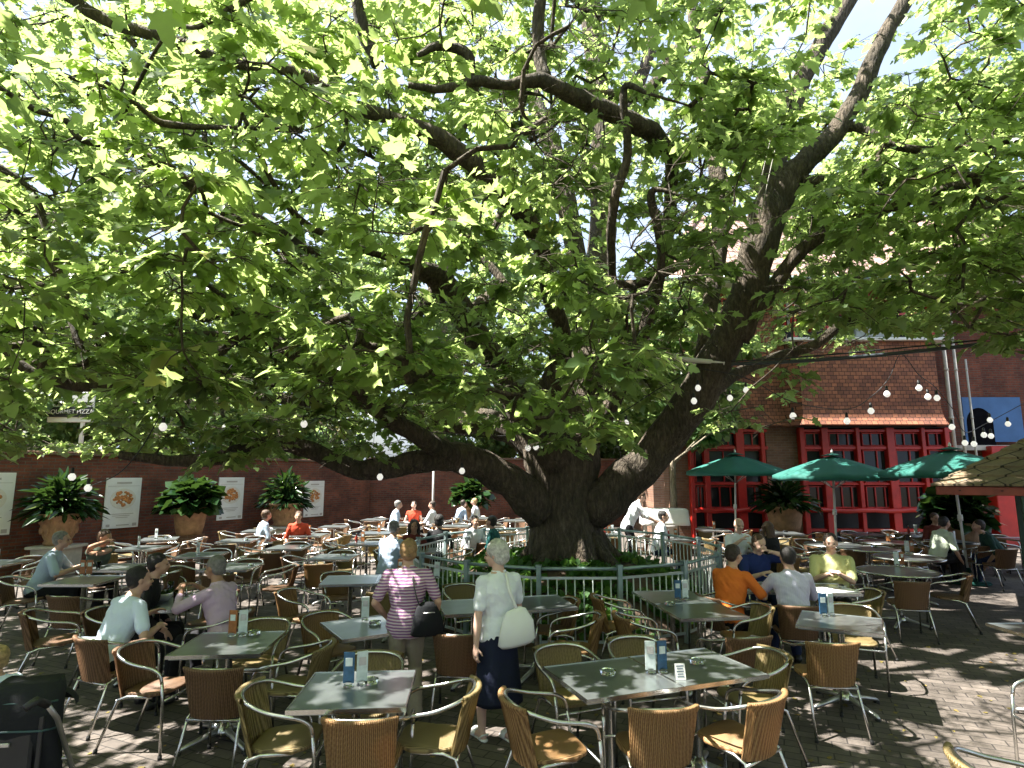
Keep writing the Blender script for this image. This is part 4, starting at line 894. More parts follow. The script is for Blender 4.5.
# ------------------------------------------------------------------ bistro chairs (they face +Y)
def chair_meshes(wm, k):
    """the parts of a bistro armchair: name -> mesh"""
    out = {}
    b = MB(); rows = []
    for z, g_ in ((.425, .01), (.43, 0), (.45, 0), (.458, .015)):
        ring = []
        for i in range(28):
            a = 2*PI*i/28; x = .225*math.copysign(abs(math.cos(a))**.55, math.cos(a)); y = .215*math.copysign(abs(math.sin(a))**.55, math.sin(a))
            y2 = y; x *= (1-g_*3)*(1.0 if y > 0 else .93); ring.append(Vector((x, y2*(1-g_*3), z+.012*(y > .1)-.012*(1-(x/.23)**2)*(z > .44))))
        rows.append(ring)
    b.rings(rows); out['seat'] = b.mesh('seat', wm)
    # backrest: curved woven panel of upright ribs wrapped round the rail
    b = MB(); n = 44; rows = []
    def bp(s, z, off):
        a = s*1.02; t = (z-.42)/.34; rx = .205+.03*t; x = rx*math.sin(a)/math.sin(1.02)*1.0; y = -.17-.085*t-.085*(math.cos(a)-math.cos(1.02))/(1-math.cos(1.02))
        nx, ny = math.sin(a), -math.cos(a); return Vector((x+nx*off, y+ny*off, z))
    zs = [.40, .45, .52, .59, .66, .72, .755, .768]
    for side in (1, -1):
        rr = []
        for z in (zs if side > 0 else zs[::-1]):
            o_ = .008 if z < .75 else .018
            if z > .76: o_ = .012
            rr.append([bp(-1+2*i/n, z, side*(o_+.0035*(1 if i % 2 else -1))) for i in range(n+1)])
        rows += rr
    rows.append(rows[0]); b.rings(rows, False, True, False)
    out['backrest'] = b.mesh('backrest', wm)
    # aluminium loop: arms and back
    half = [(.272, .235, .55), (.276, .215, .615), (.282, .15, .655), (.286, .05, .672), (.282, -.06, .69), (.262, -.16, .718), (.215, -.24, .742), (.12, -.292, .755), (0, -.308, .758)]
    pts = half+[(-x, y, z) for x, y, z in half[-2::-1]]
    b = MB(); b.tube(smoothpath(pts, 3), .0135, 8); out['arm_rail'] = b.mesh('arm_rail', M['alu'])
    for s, nm in ((1, 'front_leg'), (-1, 'front_leg_b')):
        b = MB(); b.tube([(s*.272, .235, .56), (s*.266, .25, .42), (s*.262, .262, .02)], .0125, 8); b.cur = 1; b.tube([(s*.262, .262, 0), (s*.262, .262, .03)], .0165, 8); out[nm] = b.mesh('leg', [M['alu'], M['rubber']])
        b = MB(); b.tube([(s*.2, .10, .425), (s*.205, -.12, .42), (s*.21, -.2, .395), (s*.235, -.345, .02)], .0125, 8); b.cur = 1; b.tube([(s*.236, -.347, 0), (s*.235, -.344, .03)], .0165, 8); out[nm+'r'] = b.mesh('leg', [M['alu'], M['rubber']])
    b = MB(); b.tube([(-.215, -.215, .385), (.215, -.215, .385)], .010, 8); out['crossbar'] = b.mesh('crossbar', M['alu']); b = MB(); b.tube([(-.268, .245, .415), (.268, .245, .415)], .010, 8); out['crossbar_'] = b.mesh('crossbar', M['alu'])
    return out
CH = {k: chair_meshes(M[k], k) for k in ('wick_tan', 'wick_brown', 'wick_olive')}
nchair = 0
def chair(X, Y, face, label, kind='wick_tan', group='wicker and aluminium bistro chairs', raw=False, parts=True):
    global nchair
    nchair += 1
    p = Vector((X, Y, 0)) if raw else G(X, Y)
    t = empty('bistro_chair', p, R(face-90), label, 'chair', group)
    t.scale = (.9, .92, .97)
    for nm, me in CH[kind].items(): link('leg' if 'leg' in nm else nm.strip('_'), me, t)
    return t
# ------------------------------------------------------------------ tables
def table_meshes(shape, m='steeltop'):
    out = {}
    S = .345; b = MB()
    if shape == 'square':
        b.box((0, 0, .732), (2*S, 2*S, .016), bev=.003); b.box((0, 0, .716), (2*S-.03, 2*S-.03, .016)); out['tabletop'] = b.mesh('tabletop', M[m])
        b = MB()
        for s in (1, -1): b.box((s*S, 0, .732), (.008, 2*S+.008, .026)); b.box((0, s*S, .732), (2*S-.008, .008, .0255))
        out['edge_band'] = b.mesh('edge_band', M['alu'])
    else:
        S = .52; b.lathe([(.02, .715), (S-.02, .715), (S, .725), (S, .738), (S-.01, .741), (.02, .741)], n=48, smooth=False); out['tabletop'] = b.mesh('tabletop', M[m])
        b = MB(); b.rings([[Vector(((S+.004+.013*math.cos(q))*math.cos(2*PI*k/48), (S+.004+.013*math.cos(q))*math.sin(2*PI*k/48), .732+.016*math.sin(q))) for k in range(48)] for q in np.linspace(0, 2*PI, 9)], False); out['edge_band'] = b.mesh('edge_band', M['alu'])
    b = MB(); b.lathe([(.032, .08), (.03, .12), (.028, .70), (.05, .712)], n=16); b.lathe([(.075, .05), (.07, .09), (.03, .14)], n=16)
    for k in range(4): a = PI/4+k*PI/2; b.tube([(0, 0, .695), (.26*math.cos(a), .26*math.sin(a), .705)], .013, 6)
    out['column'] = b.mesh('column', M['alu'])
    for k in range(4):
        a = PI/4+k*PI/2; b = MB(); c, s = math.cos(a), math.sin(a); b.tube([(c*.04, s*.04, .09), (c*.2, s*.2, .06), (c*.33, s*.33, .035), (c*.36, s*.36, .02)], [.03, .024, .022, .012], 8, flat=.8)
        b.cur = 1; b.lathe([(.022, 0), (.024, .006), (.018, .022)], (c*.345, s*.345, 0), 10); out['foot%d' % k] = b.mesh('foot', [M['alu_dull'], M['rubber']])
    return out
TB = {k: table_meshes(k) for k in ('square', 'round')}
def table(X, Y, rot, label, shape='square', group=None, raw=False):
    p = Vector((X, Y, 0)) if raw else G(X, Y)
    t = empty('cafe_table', p, R(rot), label, 'table', group or ('round metal cafe tables' if shape == 'round' else 'square metal cafe tables'))
    for nm, me in TB[shape].items(): link('foot' if 'foot' in nm else nm, me, t)
    return p
# ------------------------------------------------------------------ table things
M['card_blue'] = mat('blue_menu_card', (.03, .10, .2), .4, 0, .3, 30, 0); M['card_white'] = mat('pale_menu_card', (.62, .7, .7), .4, 0, .12, 30, 0)
M['card_brown'] = mat('amber_menu_card', (.35, .13, .04), .4, 0, .3, 30, 0); M['bottle_red'] = mat('sauce_red', (.4, .03, .02), .3); M['amber'] = mat('beer_amber', (.4, .18, .03), .15)
def menu(p, rz, label, cols=('card_blue', 'card_white'), z=.742):
    t = empty('menu_stand', (p[0], p[1], z), rz, label, 'menu stand', 'upright menu stands on the tables')
    for i, c in enumerate(cols):
        x = (i-(len(cols)-1)/2)*.085
        b = MB(); b.box((x, 0, .115), (.07, .012, .19), mtx=Matrix.Rotation(.18*(1 if i else -1), 4, 'Z')); b.build('menu_card', M[c], t)
        b = MB(); b.box((x, -.008, .15), (.045, .003, .05), mtx=Matrix.Rotation(.18*(1 if i else -1), 4, 'Z')); b.build('printed_panel', M['card_white' if c != 'card_white' else 'alu_dull'], t)
        b = MB(); b.lathe([(.001, 0), (.032, 0), (.034, .008), (.02, .02), (.018, .03)], (x, 0, 0), 14); b.build('foot', M['glass'], t)
def ashtray(p, label, z=.742):
    t = empty('glass_ashtray', (p[0], p[1], z), 0, label, 'ashtray', 'clear glass ashtrays'); b = MB(); b.lathe([(.001, 0), (.052, 0), (.056, .025), (.05, .027), (.04, .01), (.001, .008)], n=18); b.build('dish', M['glass'], t)
def cup(p, label, c='ceramic', z=.742, h=.09, r=.035, drink=None):
    t = empty('drinking_glass', (p[0], p[1], z), 0, label, 'glass', 'glasses on the tables'); b = MB(); b.lathe([(.001, 0), (r*.75, 0), (r, h), (r*.92, h), (r*.68, .006), (.001, .006)], n=14); b.build('vessel', M[c], t)
    if drink: b = MB(); b.lathe([(.001, .008), (r*.66, .008), (r*.85, h*.75), (.001, h*.75)], n=12); b.build('drink', M[drink], t)
def plate(p, label, food=(.35, .2, .06), z=.742, r=.12, n=16):
    t = empty('plate_of_food', (p[0], p[1], z), 0, label, 'plate', 'plates of food'); b = MB(); b.lathe([(.001, .002), (r*.6, 0), (r, .018), (r, .022), (r*.62, .006), (.001, .006)], n=24); b.build('plate', M['ceramic'], t)
    fm = mat('food', food, .6, 0, .5, 40); b = MB()
    for k in range(n): a = random.uniform(0, 6.28); d = r*.5*math.sqrt(random.random()); s = random.uniform(.012, .028); b.ell((d*math.cos(a), d*math.sin(a), .012+s*.6), (s, s*.8, s*.7), None, 7, 5)
    b.build('food', fm, t)
def bowl(p, label, z=.742):
    t = empty('salad_bowl', (p[0], p[1], z), 0, label, 'bowl'); b = MB(); b.lathe([(.001, 0), (.05, 0), (.105, .07), (.11, .09), (.1, .088), (.05, .012), (.001, .01)], n=22); b.build('bowl', M['ceramic'], t)
    r = np.random.default_rng(9); leaves(np.column_stack([r.normal(0, .035, 60), r.normal(0, .035, 60), r.uniform(.05, .1, 60)]), r.normal(0, 1, (60, 3)), r.uniform(.03, .06, 60), 'lobed', .7, M['leaf_pot'], 'salad', None, t, r)
def bottle(p, label, c='bottle_red', z=.742):
    t = empty('sauce_bottle', (p[0], p[1], z), 0, label, 'bottle', 'sauce bottles on the tables'); b = MB(); b.lathe([(.001, 0), (.026, 0), (.027, .1), (.014, .14), (.012, .165)], n=12); b.build('body', M[c], t); b = MB(); b.lathe([(.014, .165), (.014, .185), (.001, .186)], n=10); b.build('cap', M['white_paint'], t)

def onT(px, py, z=.742): p = on(px, py, z); return (p.x, p.y)
# ---- the two pairs and single tables in front
def pair(X, Y, rot, l1, l2, d=.35):
    c = G(X, Y); u = Vector((math.cos(R(rot)), math.sin(R(rot)), 0)); a, b_ = c-u*d, c+u*d
    table(a.x, a.y, rot, l1, raw=True); table(b_.x, b_.y, rot, l2, raw=True); return c, u, a, b_
tb = on(357, 689, .74); table(tb.x, tb.y, 4, 'single square table in the very front, left of centre', raw=True); T1 = tb
c_ = (on(545, 669, .74)+on(591, 701, .74)+on(762, 672, .74)+on(703, 649, .74))/4; rot2 = 20; u2 = Vector((math.cos(R(rot2)), math.sin(R(rot2)), 0))
T2a, T2b = c_-u2*.35, c_+u2*.35
table(T2a.x, T2a.y, rot2, 'left table of the joined pair nearest the front', raw=True); table(T2b.x, T2b.y, rot2, 'right table of the joined pair nearest the front', raw=True)
tb = on(230, 643, .74); table(tb.x, tb.y, 5, 'square table behind the two front left chairs', raw=True); T3 = tb
tb = on(369, 626, .74); table(tb.x, tb.y, 32, 'turned square table left of the woman in stripes', raw=True); T4 = tb
T5 = pair(-1.75, 8.1, 8, 'left table of the sunlit pair behind the woman in stripes', 'right table of the sunlit pair behind the woman in stripes')
c_ = on(505, 604, .74); table(c_.x-.33, c_.y-.1, 14, 'table just left of the white haired woman', raw=True); table(c_.x+.34, c_.y+.07, 14, 'table just right of the white haired woman, by the railing', raw=True)
c_ = on(680, 603, .74); u = Vector((math.cos(R(98)), math.sin(R(98)), 0)); table(c_.x+.05-u.x*.35, c_.y-u.y*.35, 8, 'near table of the pair running along the right of the railing', raw=True); table(c_.x+.05+u.x*.35, c_.y+u.y*.35, 8, 'far table of the pair running along the right of the railing', raw=True); T7 = c_
tb = on(840, 622, .74); table(tb.x, tb.y, -30, 'square table alone on the right, by the open paving', raw=True); T8 = tb
T9 = pair(3.35, 7.5, -8, 'littered table between the man in orange and the man in navy', 'white topped table before the man in the yellow green shirt', .36)
tb = on(897, 571, .74); table(tb.x, tb.y, 0, 'round table nearest the open paving at the right', 'round', raw=True); T10 = tb
tb = on(908, 557, .74); table(tb.x, tb.y, 0, 'round table one row behind the nearest round table', 'round', raw=True)
TM = on(158, 604, .74); table(TM.x, TM.y, 10, 'square table of the three lunching men at the left', raw=True)
tb = on(85, 580, .74); table(tb.x, tb.y, 0, 'green reflecting table before the man in pale blue at the left', raw=True); TBL = tb
tb = on(118, 567, .74); table(tb.x, tb.y, 0, 'table behind the green reflecting one at the left', raw=True)

# front chairs: position in layout metres, the way they face (degrees), label, weave
for a in [
    (-1.42, 3.98, 3, 'tan chair at the left side of the front single table', 'wick_olive'),
    (-.86, 3.72, 92, 'orange tan chair with its back to the viewer at the front single table', 'wick_tan'),
    (-.52, 4.0, 178, 'brown chair at the right side of the front single table', 'wick_olive'),
    (-1.06, 4.5, -95, 'chair on the far side of the front single table', 'wick_olive'),
    (.24, 3.86, 18, 'tan chair at the left end of the front pair of tables', 'wick_tan'),
    (.86, 3.88, 97, 'tan chair with its back to the viewer at the front pair', 'wick_tan'),
    (1.42, 4.0, 128, 'tan chair turned left on the near side of the front pair', 'wick_tan'),
    (1.78, 4.72, 192, 'tan chair at the right end of the front pair of tables', 'wick_olive'),
    (.45, 4.72, -68, 'left chair on the far side of the front pair', 'wick_olive'),
    (1.05, 4.95, -75, 'right chair on the far side of the front pair', 'wick_olive'),
    (-2.1, 4.62, 88, 'brown chair with its back to the viewer, front left', 'wick_brown'),
    (-2.8, 4.95, -8, 'empty brown chair right behind the seated man in white T-shirt', 'wick_brown'),
    (-1.75, 4.98, 178, 'chair between the left table and the front single table', 'wick_olive'),
    (-2.3, 5.62, -92, 'chair on the far side of the front left table', 'wick_olive'),
    (-3.42, 5.4, 66, 'brown chair under the man in the white T-shirt', 'wick_brown'),
    (-1.72, 5.95, -42, 'chair at the left corner of the turned table', 'wick_tan'),
    (-2.45, 7.3, -12, 'tan chair with sunlit seat behind the turned table', 'wick_tan'),
    (-2.35, 8.5, -60, 'tan chair at the left end of the sunlit pair', 'wick_tan'),
    (-1.5, 7.45, 95, 'chair tucked under the sunlit pair, hidden by the turned table', 'wick_olive'),
    (-.45, 5.55, 85, 'dark chair with its back to the viewer between the two standing women', 'wick_brown'),
    (-.55, 7.5, -62, 'tan chair between the women, its back against the railing', 'wick_olive'),
    (.42, 6.75, 192, 'tan chair right of the white haired woman, near the railing', 'wick_tan'),
    (.58, 6.05, 175, 'tan chair turned left in front of the railing', 'wick_tan'),
    (1.2, 6.95, 5, 'tan chair by the railing at the left of the long pair', 'wick_tan'),
    (1.3, 6.05, 8, 'tan chair at the near left of the long pair by the railing', 'wick_tan'),
    (2.35, 7.2, 185, 'far right chair of the long pair by the railing', 'wick_olive'),
    (2.38, 6.45, 187, 'near right chair of the long pair by the railing', 'wick_olive'),
    (1.95, 5.45, 100, 'chair at the near end of the long pair by the railing', 'wick_brown'),
    (2.62, 5.28, 86, 'tan chair with its back to the viewer, alone on the right', 'wick_tan'),
    (3.45, 6.3, -112, 'chair on the far side of the lone right table', 'wick_olive'),
    (3.03, 6.7, 80, 'brown chair under the man in the striped lilac shirt', 'wick_brown'),
    (2.42, 7.05, 20, 'brown chair under the man in the orange shirt', 'wick_brown'),
    (3.35, 8.3, -95, 'chair under the man in the navy polo shirt', 'wick_olive'),
    (4.15, 8.05, -110, 'chair under the man in the yellow green shirt', 'wick_tan'),
    (4.05, 7.35, 175, 'chair right of the white topped table', 'wick_olive'),
    (5.15, 8.15, 78, 'brown chair with its back to the viewer at the nearest round table', 'wick_brown'),
    (6.0, 8.6, 150, 'brown chair turned sideways right of the nearest round table', 'wick_brown'),
    (4.9, 9.3, -60, 'chair on the far left of the nearest round table', 'wick_olive'),
    (9.05, 11.6, 92, 'brown chair with its back to the viewer under the kiosk roof', 'wick_brown'),
    (2.42, 2.9, -8, 'chair cut off by the bottom edge of the picture at the right', 'wick_olive'),
    (3.72, 4.15, 170, 'chair cut off by the right edge of the picture', 'wick_olive'),
    (-2.9, 6.15, 182, 'brown chair under the man in the lilac shirt', 'wick_brown'),
    (-3.98, 6.3, 0, 'brown chair under the dark haired man in black', 'wick_brown'),
    (-4.6, 6.3, 30, 'dark chair in the shade left of the lunching men', 'wick_brown'),
    (-5.0, 7.2, 80, 'dark chair in the shade with its back to the viewer, left', 'wick_brown'),
    (-6.5, 8.3, 18, 'dark chair under the man in pale blue at the left', 'wick_brown'),
    (-6.2, 9.3, -30, 'dark chair under the woman leaning on her elbow at the left', 'wick_brown'),
    (-5.0, 8.7, 190, 'dark chair right of the green reflecting table', 'wick_brown'),
    (-3.45, 7.1, -95, 'chair on the far side of the table of the lunching men', 'wick_brown'),
    (-7.6, 8.4, 100, 'dark chair cut by the left edge of the picture', 'wick_brown')]:
    chair(*a[:4], kind=a[4])

# ---- the rows behind: (layout X, D, shape, rotation, label piece)
BACK = [
    (-8.0, 9.6, 's', 0, 'shaded table at the far left edge'),
    (-4.15, 9.2, 's', 5, 'table behind the man in the lilac shirt'),
    (-2.95, 10.3, 's', 0, 'table left of the man in the light blue shirt'),
    (-5.3, 10.6, 's', 8, 'table behind the woman leaning on her elbow'),
    (-4.2, 11.7, 's', 3, 'blue grey table before the red shirted diner'),
    (-6.9, 11.6, 's', 0, 'white rimmed table before the first terracotta urn'),
    (-5.7, 12.9, 's', 4, 'table before the second urn'),
    (-2.9, 12.4, 's', -3, 'table left of the woman in dark red'),
    (-1.6, 11.2, 's', 4, 'table of the man in the light blue shirt'),
    (-7.5, 13.2, 's', 25, 'table tucked by the first two posters'),
    (-4.6, 14.1, 's', 0, 'table of the diner in pale blue'),
    (-3.2, 14.6, 's', 6, 'table right of the red shirted diner'),
    (-1.7, 14.0, 's', 0, 'table left of the black haired diner'),
    (-6.2, 15.2, 's', 10, 'table before the second poster'),
    (-4.7, 16.4, 's', 0, 'table before the third urn'),
    (-3.0, 17.0, 's', 5, 'table under the fourth poster'),
    (-1.5, 16.6, 's', 0, 'table of the pair leaning together at the back'),
    (-.5, 13.2, 's', 0, 'table behind the railing left of the trunk'),
    (-.3, 15.6, 's', 10, 'table of the woman in the white blouse'),
    (-2.6, 19.4, 's', 0, 'table before the far wall, left of the slim pole'),
    (-1.0, 19.6, 's', 0, 'table before the far wall, right of the slim pole'),
    (.1, 18.6, 's', 0, 'table before the far wall beside the trunk'),
    (-4.2, 19.0, 's', 0, 'table by the corner of the two brick walls'),
    (2.2, 14.2, 's', 0, 'table between the trunk and the serving counter'),
    (3.5, 13.3, 's', -5, 'table of the diner in pale shirt right of the trunk'),
    (4.5, 11.0, 's', 0, 'table of the bald man and his companion'),
    (5.0, 13.2, 's', 0, 'table below the left parasol'),
    (6.3, 12.2, 'r', 0, 'round table between the left and middle parasols'),
    (5.0, 15.4, 's', 0, 'table before the left windows'),
    (6.4, 14.6, 's', 0, 'table beside the brown urn of spiky leaves'),
    (7.6, 12.6, 'r', 0, 'round table below the middle parasol'),
    (8.1, 14.3, 's', 0, 'table before the bay windows'),
    (6.6, 10.3 + 1.2, 'r', 0, 'round table two rows behind the nearest round table'),
    (9.4, 14.4, 's', 0, 'table right of the bay windows'),
    (9.0, 12.7, 's', 0, 'table of the couple in the shade by the kiosk'),
    (10.9, 13.2, 's', 0, 'table behind the kiosk post'),
    (4.7, 5.35, 's', 0, 'table cut off by the right edge of the picture'),
]
SIDES = {'near': (0, -.62, 90), 'far': (0, .62, -90), 'left': (-.62, 0, 0), 'right': (.62, 0, 180)}
skip = {(0, 'left')}
BT = []
for i, (X, D, s, rot, lab) in enumerate(BACK):
    p = table(X, D, rot+random.uniform(-4, 4), lab, 'round' if s == 'r' else 'square'); BT.append(p)
    if i == 36: continue
    for nm, (dx, dy, fc) in SIDES.items():
        if (i, nm) in skip or random.random() < .06: continue
        k = 1.18 if s == 'r' else 1
        a = R(rot+random.uniform(-9, 9)); x = (dx*k*math.cos(a)-dy*k*math.sin(a))+random.uniform(-.05, .05); y = dx*k*math.sin(a)+dy*k*math.cos(a)+random.uniform(-.05, .08)
        kd = random.choice(['wick_tan', 'wick_olive', 'wick_brown']) if X > -3.5 else random.choice(['wick_brown', 'wick_brown', 'wick_olive'])
        chair(p.x+x, p.y+y, fc+rot+random.uniform(-22, 22), ('chair on the %s side of the %s' if len(lab.split()) < 10 else 'chair %s of the %s') % (nm, lab), kd, raw=True)
    r_ = random.random()
    if D < 15.5:
        q = (p.x+random.uniform(-.1, .1), p.y+random.uniform(-.08, .08))
        if r_ < .72: menu(q, random.uniform(-.5, .5), 'menu stand on the '+lab, random.choice([('card_blue', 'card_white'), ('card_brown', 'card_white'), ('card_brown',), ('card_white',)]))
        if r_ > .35: ashtray((q[0]+.16, q[1]+.08), 'ashtray on the '+lab)
        if .3 < r_ < .6: bottle((q[0]-.14, q[1]+.04), 'sauce bottle on the '+lab)
# table things in front
menu(onT(355, 686), .25, 'blue and pale menu cards on the front single table', ('card_blue', 'card_white')); ashtray(onT(370, 683), 'ashtray beside the menu cards on the front single table')
menu(onT(657, 673), .1, 'pale and blue menu cards on the front pair of tables', ('card_white', 'card_blue')); ashtray(onT(608, 674), 'ashtray left of the menus on the front pair'); ashtray(onT(697, 663), 'ashtray right of the menus on the front pair')
p = onT(680, 679); t = empty('folded_menu', (p[0], p[1], .742), .1, 'folded white card with blue print standing right of the menus', 'menu card'); b = MB()
b.add([(-.035, -.02, 0), (.035, -.02, 0), (.035, 0, .1), (-.035, 0, .1), (.035, .02, 0), (-.035, .02, 0)], [(0, 1, 2, 3), (3, 2, 4, 5)]); b.build('card', M['white_paint'], t)
b = MB()
for q in range(5): y = -.021+.02*(.015+.016*q)/.1; b.box((0, y+.0005, .02+.016*q), (.05-.008*(q % 2), .001, .006))
b.build('printed_lines', M['card_blue'], t)
menu(onT(237, 636), .1, 'brown and pale menu cards on the front left table', ('card_brown', 'card_white')); ashtray(onT(254, 634), 'ashtray on the front left table')
menu(onT(365, 620), .3, 'single pale menu card on the turned table', ('card_white',)); ashtray(onT(375, 624), 'ashtray on the turned table')
menu(onT(817+3, 618), .1, 'pair of pale cards on the lone right table', ('card_white', 'card_blue')) if False else menu(onT(828, 616), .2, 'pale menu cards on the lone right table', ('card_blue', 'card_white'))
menu(onT(682, 600), .1, 'blue and pale cards on the long pair by the railing', ('card_blue', 'card_white')); ashtray(onT(670, 605), 'ashtray on the long pair by the railing')
menu(onT(437, 578), 0, 'pale card on the sunlit pair of tables', ('card_white',)); menu(onT(400, 575), .3, 'brown card on the sunlit pair of tables', ('card_brown',))
bowl(onT(163, 601), 'white bowl of salad before the man in lilac'); plate(onT(150, 596), 'plate of red and green food on the lunching men table', (.4, .1, .04)); cup(onT(176, 603), 'glass of dark beer before the man in lilac', 'glass', h=.13, drink='amber'); cup(onT(147, 605), 'water glass before the man in white T-shirt', 'glass', h=.12); cup(onT(170, 594), 'glass of beer beyond the salad bowl', 'glass', h=.14, drink='amber')
plate(onT(772, 588), 'white plate in front of the man in navy'); plate(onT(757, 592), 'plate before the man in orange', (.3, .12, .05)); cup(onT(780, 592), 'tall glass on the littered table', 'glass', h=.15); cup(onT(786, 596), 'white cup on the littered table', 'ceramic'); cup(onT(806, 585), 'white takeaway cup left of the man in yellow green', 'ceramic', h=.1, r=.04); bottle(onT(781, 590), 'white bottle on the littered table', 'white_paint')
b = MB(); q = onT(836, 590); t = empty('newspaper', (q[0]-.05, q[1], .743), .2, 'spread white newspaper before the man in the yellow green shirt', 'newspaper'); b.box((0, 0, .002), (.52, .34, .004)); b.build('sheet', M['white_paint'], t); b = MB(); b.box((.1, .02, .005), (.12, .1, .002)); b.build('printed_block', M['alu_dull'], t)
plate(onT(842, 588), 'small dark dish on the spread newspaper', (.05, .04, .03), .748, .05, 6)
menu(onT(85, 576), .2, 'amber menu card on the green reflecting table', ('card_brown', 'card_brown')); cup(onT(98, 570), 'glass on the table of the couple at the left', 'glass', h=.12)
menu(onT(900, 566), .0, 'pale cards on the nearest round table', ('card_white', 'card_brown')); menu(onT(910, 553), .0, 'tall pale cards on the round table one row behind', ('card_white', 'card_brown'))

# ------------------------------------------------------------------ pushchair, bottom left
p = on(44, 678, 1.05); t = empty('pushchair', (p.x-.06, p.y-.02, 0), R(8), 'black folding pushchair seen from behind in the bottom left corner', 'pushchair')
b = MB(); rows = []
for z, w_, y, th in ((.34, .17, .1, .04), (.45, .19, .04, .06), (.62, .2, -.02, .07), (.8, .2, -.06, .08), (.92, .195, -.06, .09), (1.0, .18, -.03, .1), (1.04, .14, .02, .09)):
    ring = []
    for k in range(24):
        a = 2*PI*k/24; ring.append(Vector((w_*math.copysign(abs(math.cos(a))**.6, math.cos(a)), y+th*math.copysign(abs(math.sin(a))**.7, math.sin(a)), z+.01*math.sin(3*a))))
    rows.append(ring)
b.rings(rows); b.build('back_panel', M['blackcloth'], t)
b = MB(); b.box((0, -.125, .74), (.24, .03, .2), bev=.012); b.build('rear_pocket', M['black'], t)
for z_, w_, y_ in ((.965, .185, -.135), (.84, .195, -.15), (.60, .19, -.10)):
    b = MB(); b.tube([(-w_, y_+.06, z_), (-w_*.8, y_+.012, z_+.004), (0, y_, z_+.012), (w_*.8, y_+.012, z_+.004), (w_, y_+.06, z_)], .0055, 6); b.build('piping', mat('dark_teal_piping', (.03, .07, .075), .6), t)
for s in (1, -1):
    b = MB(); b.box((s*.15, -.13, .7), (.022, .012, .42), bev=.003); b.build('strap', M['black'], t)
b = MB(); b.box((0, -.145, .79), (.05, .012, .02), bev=.003); b.build('buckle', M['alu_dull'], t)
b = MB(); rows = []
for k in range(7):
    a = R(95-k*17); rows.append([Vector((.2*math.cos(q)*(1.02), .16*math.cos(a)*math.sin(q)+.06, .90+.10*math.sin(a)*math.sin(q))) for q in np.linspace(.0, PI, 14)])
b.rings(rows, False, True, False); b.build('hood', M['blackcloth'], t)
b = MB(); b.box((0, .2, .42), (.36, .32, .06), bev=.02); b.build('seat', M['blackcloth'], t)
for s in (1, -1):
    b = MB(); b.tube([(s*.225, -.24, 1.0), (s*.225, -.14, .9), (s*.225, .1, .5), (s*.225, .42, .1)], .012, 8); b.build('frame_tube', M['alu_dull'], t)
    b = MB(); b.tube([(s*.225, .2, .42), (s*.225, -.05, .3), (s*.24, -.28, .09)], .012, 8); b.build('frame_tube', M['alu_dull'], t)
    b = MB(); b.tube([(s*.225, -.24, 1.0), (s*.225, -.33, 1.05), (s*.2, -.37, 1.03)], .019, 8); b.build('handle', M['black'], t)
    for y in (.43, -.29):
        b = MB(); o_ = Vector((s*.235, y, .085)); b.rings([[o_+Vector((.018*math.cos(q), (.07+.015*math.sin(q))*math.cos(2*PI*k/20), (.07+.015*math.sin(q))*math.sin(2*PI*k/20))) for k in range(20)] for q in np.linspace(0, 2*PI, 8)], False); wh = b.build('wheel', M['rubber'], t)
        b = MB(); b.tube([o_-Vector((.02, 0, 0)), o_+Vector((.02, 0, 0))], .025, 10); 
        for k in range(5): a = k*2*PI/5; b.tube([o_, o_+Vector((0, .065*math.cos(a), .065*math.sin(a)))], .006, 5)
        b.build('hub', M['alu_dull'], wh)
b = MB(); b.tube([(-.225, .0, .66), (.225, .0, .66)], .01, 6); b.tube([(-.23, -.27, .12), (.23, -.27, .12)], .01, 6); b.build('axle_bar', M['alu_dull'], t)
# ------------------------------------------------------------------ people
M['skin'] = mat('skin', (.55, .33, .24), .5, 0, .08, 12, .1, .002); M['skin_pale'] = mat('pale_skin', (.62, .4, .31), .5, 0, .1, 12, .1, .002); M['skin_tan'] = mat('tanned_skin', (.4, .22, .14), .5, 0, .08, 12, .1, .002)
for k, c in dict(black=(.012, .01, .009), dark=(.035, .022, .015), brown=(.09, .05, .025), grey=(.22, .21, .2), white=(.62, .6, .57), blond=(.45, .31, .14), ginger=(.36, .22, .1)).items():
    M['hair_'+k] = m_ = mat('hair_'+k, c, .5, 0, .4, 30, 0)
    _t = m_.node_tree; _v = coords(_t, 'Object', (1, 1, .18)); bump(_t, _t.nodes['Principled BSDF'], noise(_t, _v, 170, 3, .6), 1, .012)
M['s_stripe'] = stripemat('pink_white_stripes', (.62, .55, .6), (.42, .10, .2), (.2, .12, .3), 10.5, 'Z')
M['s_lilac'] = cloth('lilac_shirt', (.62, .46, .62)); M['s_white'] = cloth('white_shirt', (.8, .83, .88)); M['s_tee'] = cloth('white_tshirt', (.68, .77, .92))
M['s_blue'] = cloth('pale_blue_shirt', (.42, .52, .66)); M['s_orange'] = cloth('orange_shirt', (.7, .17, .03)); M['s_navy'] = cloth('navy_shirt', (.02, .035, .14)); M['s_yellow'] = cloth('yellow_green_shirt', (.55, .56, .26))
M['s_lstripe'] = stripemat('lilac_stripes', (.62, .6, .74), (.45, .42, .62), (.62, .6, .74), 15, 'X'); M['s_black'] = cloth('black_top', (.02, .02, .022)); M['s_red'] = cloth('red_top', (.6, .08, .04)); M['s_dred'] = cloth('dark_red_top', (.16, .04, .03))
M['s_teal'] = cloth('teal_top', (.03, .13, .13)); M['s_green'] = cloth('dark_green_top', (.03, .07, .06)); M['s_mint'] = cloth('pale_mint_shirt', (.55, .62, .5)); M['s_olive'] = cloth('olive_vest', (.1, .13, .1))
